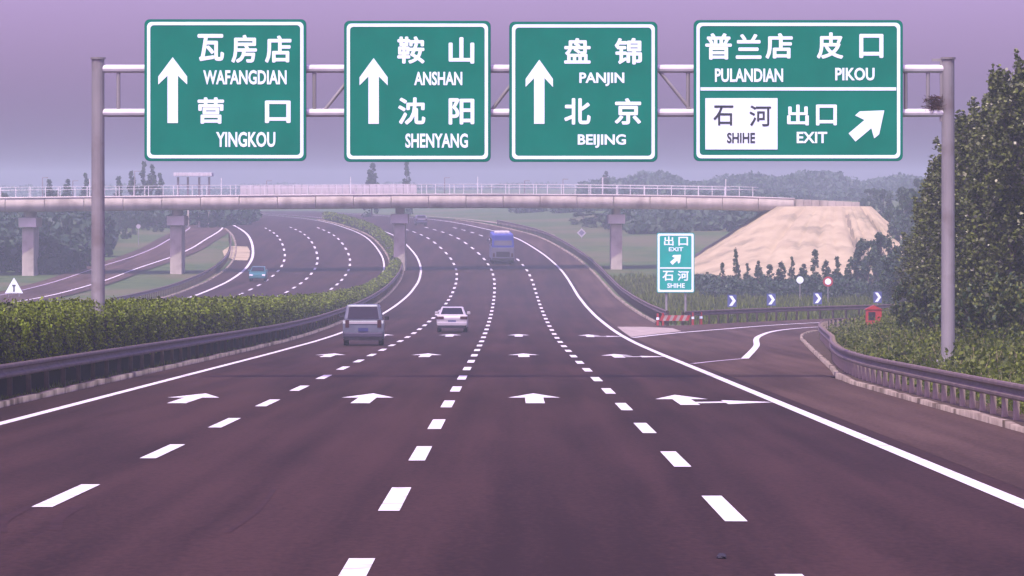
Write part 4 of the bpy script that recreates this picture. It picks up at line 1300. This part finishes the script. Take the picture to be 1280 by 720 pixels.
def car(label, x, d, rz, paint, kind, name, cat='car', zb=None, slope=0.0):
    root = empty(name, (x, d, float(ZR(d)) + .005 if zb is None else zb), rz, label=label, cat=cat)
    root.rotation_euler = (slope, 0, rz)
    if kind == 'van':
        W, L, rw = .92, 4.75, .33
        prof = [(.05, .34), (.62, .30)] + arc(1.0, .40, .33)[0:] + [(3.2, .28)] + arc(3.75, .40, .33) + [(4.6, .32), (4.75, .5), (4.72, .85), (4.45, 1.0), (3.7, 1.12), (.1, 1.14), (.0, 1.0), (-.03, .6)]
        gb, gt = (.88, .05, 4.05, 1.10), (.74, .30, 2.85, 1.86)
        yw = (1.0, 3.75)
    elif kind == 'sedan':
        W, L, rw = .86, 4.3, .30
        prof = [(.08, .32), (.5, .28)] + arc(.95, .36, .30) + [(2.9, .26)] + arc(3.45, .36, .30) + [(4.2, .30), (4.3, .45), (4.28, .68), (4.0, .80), (3.2, .92), (.8, .97), (.06, .95), (-.02, .80), (.0, .5)]
        gb, gt = (.80, .45, 3.3, .94), (.60, 1.15, 2.45, 1.42)
        yw = (.95, 3.45)
    else:
        W, L, rw = .84, 4.0, .30
        prof = [(.05, .32), (.5, .28)] + arc(.85, .36, .30) + [(2.7, .26)] + arc(3.2, .36, .30) + [(3.92, .30), (4.0, .45), (3.98, .68), (3.7, .82), (3.0, .95), (.08, .98), (-.02, .80), (.0, .5)]
        gb, gt = (.80, .06, 3.15, .95), (.62, .5, 2.35, 1.45)
        yw = (.85, 3.2)
    n = len(prof)
    m = MB()
    secs = [(-W * .93, .0), (-W, .0), (W, .0), (W * .93, .0)]
    # body: flat sides with rounded edges
    m.v = [(-W, a, b) for a, b in prof] + [(W, a, b) for a, b in prof]
    m.f = [tuple(range(n)), tuple(range(n, 2 * n))[::-1]] + [(i, i + n, (i + 1) % n + n, (i + 1) % n) for i in range(n)]
    m.mi = [0] * len(m.f)
    m.build('body', paint, root, bevel=.09 if kind == 'van' else .06)
    m = MB(); m.box((0, L / 2, .42), (W * 1.72, L * .94, .2)); m.build('underbody', 'dark', root)
    m = MB(); v = hex8(m, gb, gt)
    m.build('cabin', paint, root, bevel=.13 if kind == 'van' else .08)
    rear = [v[0], v[1], v[5], v[4]]; rt_ = [v[1], v[2], v[6], v[5]]; fr = [v[2], v[3], v[7], v[6]]; lf = [v[3], v[0], v[4], v[7]]
    pane(root, rear, .09, .91, .14, .86, .012, 'rear_window')
    pane(root, fr, .07, .93, .12, .90, .012, 'windscreen')
    for q_, nm in ((rt_, 0), (lf, 1)):
        for a, b in ((.06, .34), (.37, .64), (.67, .93)):
            pane(root, q_, a, b, .16, .86, .012, 'side_window')
    wheels(root, W - .13, yw, rw)
    zb_ = prof[-1][1]
    tl = {'van': (.72, .98, .10, .34), 'sedan': (.66, .82, .24, .15), 'hatch': (.68, .84, .14, .26)}[kind]
    for s_ in (-1, 1):
        m = MB(); m.box((s_ * tl[0], .02, tl[1]), (tl[2] * 1.7, .12, tl[3])); m.build('tail_light', 'red_light', root)
        m = MB(); m.box((s_ * (W + (.12 if kind == 'van' else .04)), L * .66, gb[3] + .12), (.20, .09, .16)); m.build('wing_mirror', 'dark' if kind == 'van' else paint, root, bevel=.03)
        m = MB(); m.box((s_ * .62, L - .02, .66), (.34, .1, .14)); m.build('headlight', 'lamp_clear', root, bevel=.02)
    m = MB(); m.box((0, -.03, .48), (W * 1.94, .16, .22)); m.build('rear_bumper', paint if kind != 'van' else 'dark_car', root, bevel=.05)
    m = MB(); m.box((0, -.045, .72 if kind == 'van' else .60), (.44, .05, .15)); m.build('number_plate', 'blue_plate', root)
    m = MB(); m.box((0, -.03, .33), (W * 1.86, .12, .18)); m.build('rear_valance', 'dark', root)
    m = MB(); m.box((0, L + .0, .46), (W * 1.9, .1, .22)); m.build('front_bumper', paint, root, bevel=.04)
    if kind == 'van':
        m = MB(); m.box((0, -.015, 1.03), (1.45, .04, .10)); m.build('tailgate_trim', 'white_car', root)
        for s_ in (-1, 1):
            m = MB(); m.box((s_ * .66, 1.6, 1.89), (.04, 2.0, .04)); m.build('roof_rail', 'dark', root)
    return root

def hdg(xo, d, rev=False):
    a = math.atan2(-(float(CL(d + 5)) - float(CL(d - 5))), 10)
    return a + (math.pi if rev else 0)
def slp(d): return math.atan2(float(ZR(d + 3)) - float(ZR(d - 3)), 6)

car('silver minivan seen from behind in the left lane beside the hedge', px2x(454, 203), 203, hdg(0, 203) + .02, 'silver', 'van', 'minivan', 'van', slope=slp(205))
car('pale silver sedan driving away in the second lane', px2x(565, 252), 252, hdg(0, 252), 'white_car', 'sedan', 'sedan_car', slope=slp(254))
car('teal car coming along the outer lane of the opposite carriageway', px2x(322, 452), 455, hdg(0, 455, True), 'teal_car', 'hatch', 'oncoming_car', slope=-slp(453))
car('tiny dark car far off on the bend beyond the overpass', px2x(527, 655), 655, hdg(0, 655), 'dark_car', 'hatch', 'distant_car', slope=slp(657))


def bus(label, x, d):
    r_ = empty('bus', (x, d, float(ZR(d)) + .005), hdg(0, d), label=label, cat='bus')
    r_.rotation_euler = (slp(d + 4), 0, hdg(0, d))
    m = MB(); hex8(m, (1.24, 0, 10.2, .45), (1.25, 0, 10.2, 1.9)); m.build('lower_body', 'bus_grey', r_, bevel=.08)
    m = MB(); v = hex8(m, (1.25, 0.005, 10.19, 1.84), (1.17, .1, 9.95, 3.35)); m.build('upper_body', 'bus_blue', r_, bevel=.14)
    pane(r_, [v[0], v[1], v[5], v[4]], .1, .9, .18, .55, .012, 'rear_window', 'bus_grey')
    for q_ in ([v[1], v[2], v[6], v[5]], [v[3], v[0], v[4], v[7]]):
        for k in range(6):
            pane(r_, q_, .03 + k * .16, .17 + k * .16, .12, .62, .012, 'side_window')
    pane(r_, [v[2], v[3], v[7], v[6]], .06, .94, .05, .7, .012, 'windscreen')
    m = MB(); m.box((0, 5, 3.45), (1.7, 3.4, .22)); m.build('roof_unit', 'white_panel', r_, bevel=.05)
    for s_ in (-1, 1):
        m = MB(); m.box((s_ * 1.02, -.01, 1.05), (.22, .06, .4)); m.build('tail_light', 'red_light', r_)
        m = MB(); m.box((s_ * 1.4, 9.9, 2.4), (.2, .12, .4)); m.build('wing_mirror', 'dark', r_)
    m = MB(); m.box((0, -.04, .55), (2.46, .14, .36)); m.build('rear_bumper', 'dark', r_, bevel=.04)
    m = MB(); m.box((0, -.015, 1.15), (1.5, .05, .55)); m.build('engine_grille', 'dark', r_)
    wheels(r_, 1.05, (2.6, 8.2), .48, .3)
    return r_
bus('blue and grey bus driving away under the overpass in the third lane', px2x(628.5, 492), 503)

# ------------------------------------------------------------------ haze, a closed box of even air around everything
m_ = MB(); m_.box((0, 955, -1.0), (1340, 2080, 24.0))
hm = bpy.data.materials.new('haze_air'); hm.use_nodes = True
t = hm.node_tree
t.nodes.remove(t.nodes['Principled BSDF'])
pv = t.nodes.new('ShaderNodeVolumePrincipled')
pv.inputs['Color'].default_value = (*HAZE_COLOR, 1)
pv.inputs['Density'].default_value = HAZE_DENSITY
pv.inputs['Anisotropy'].default_value = 0.0
t.links.new(pv.outputs[0], t.nodes['Material Output'].inputs['Volume'])
m_.build('haze', hm, None, kind='stuff')
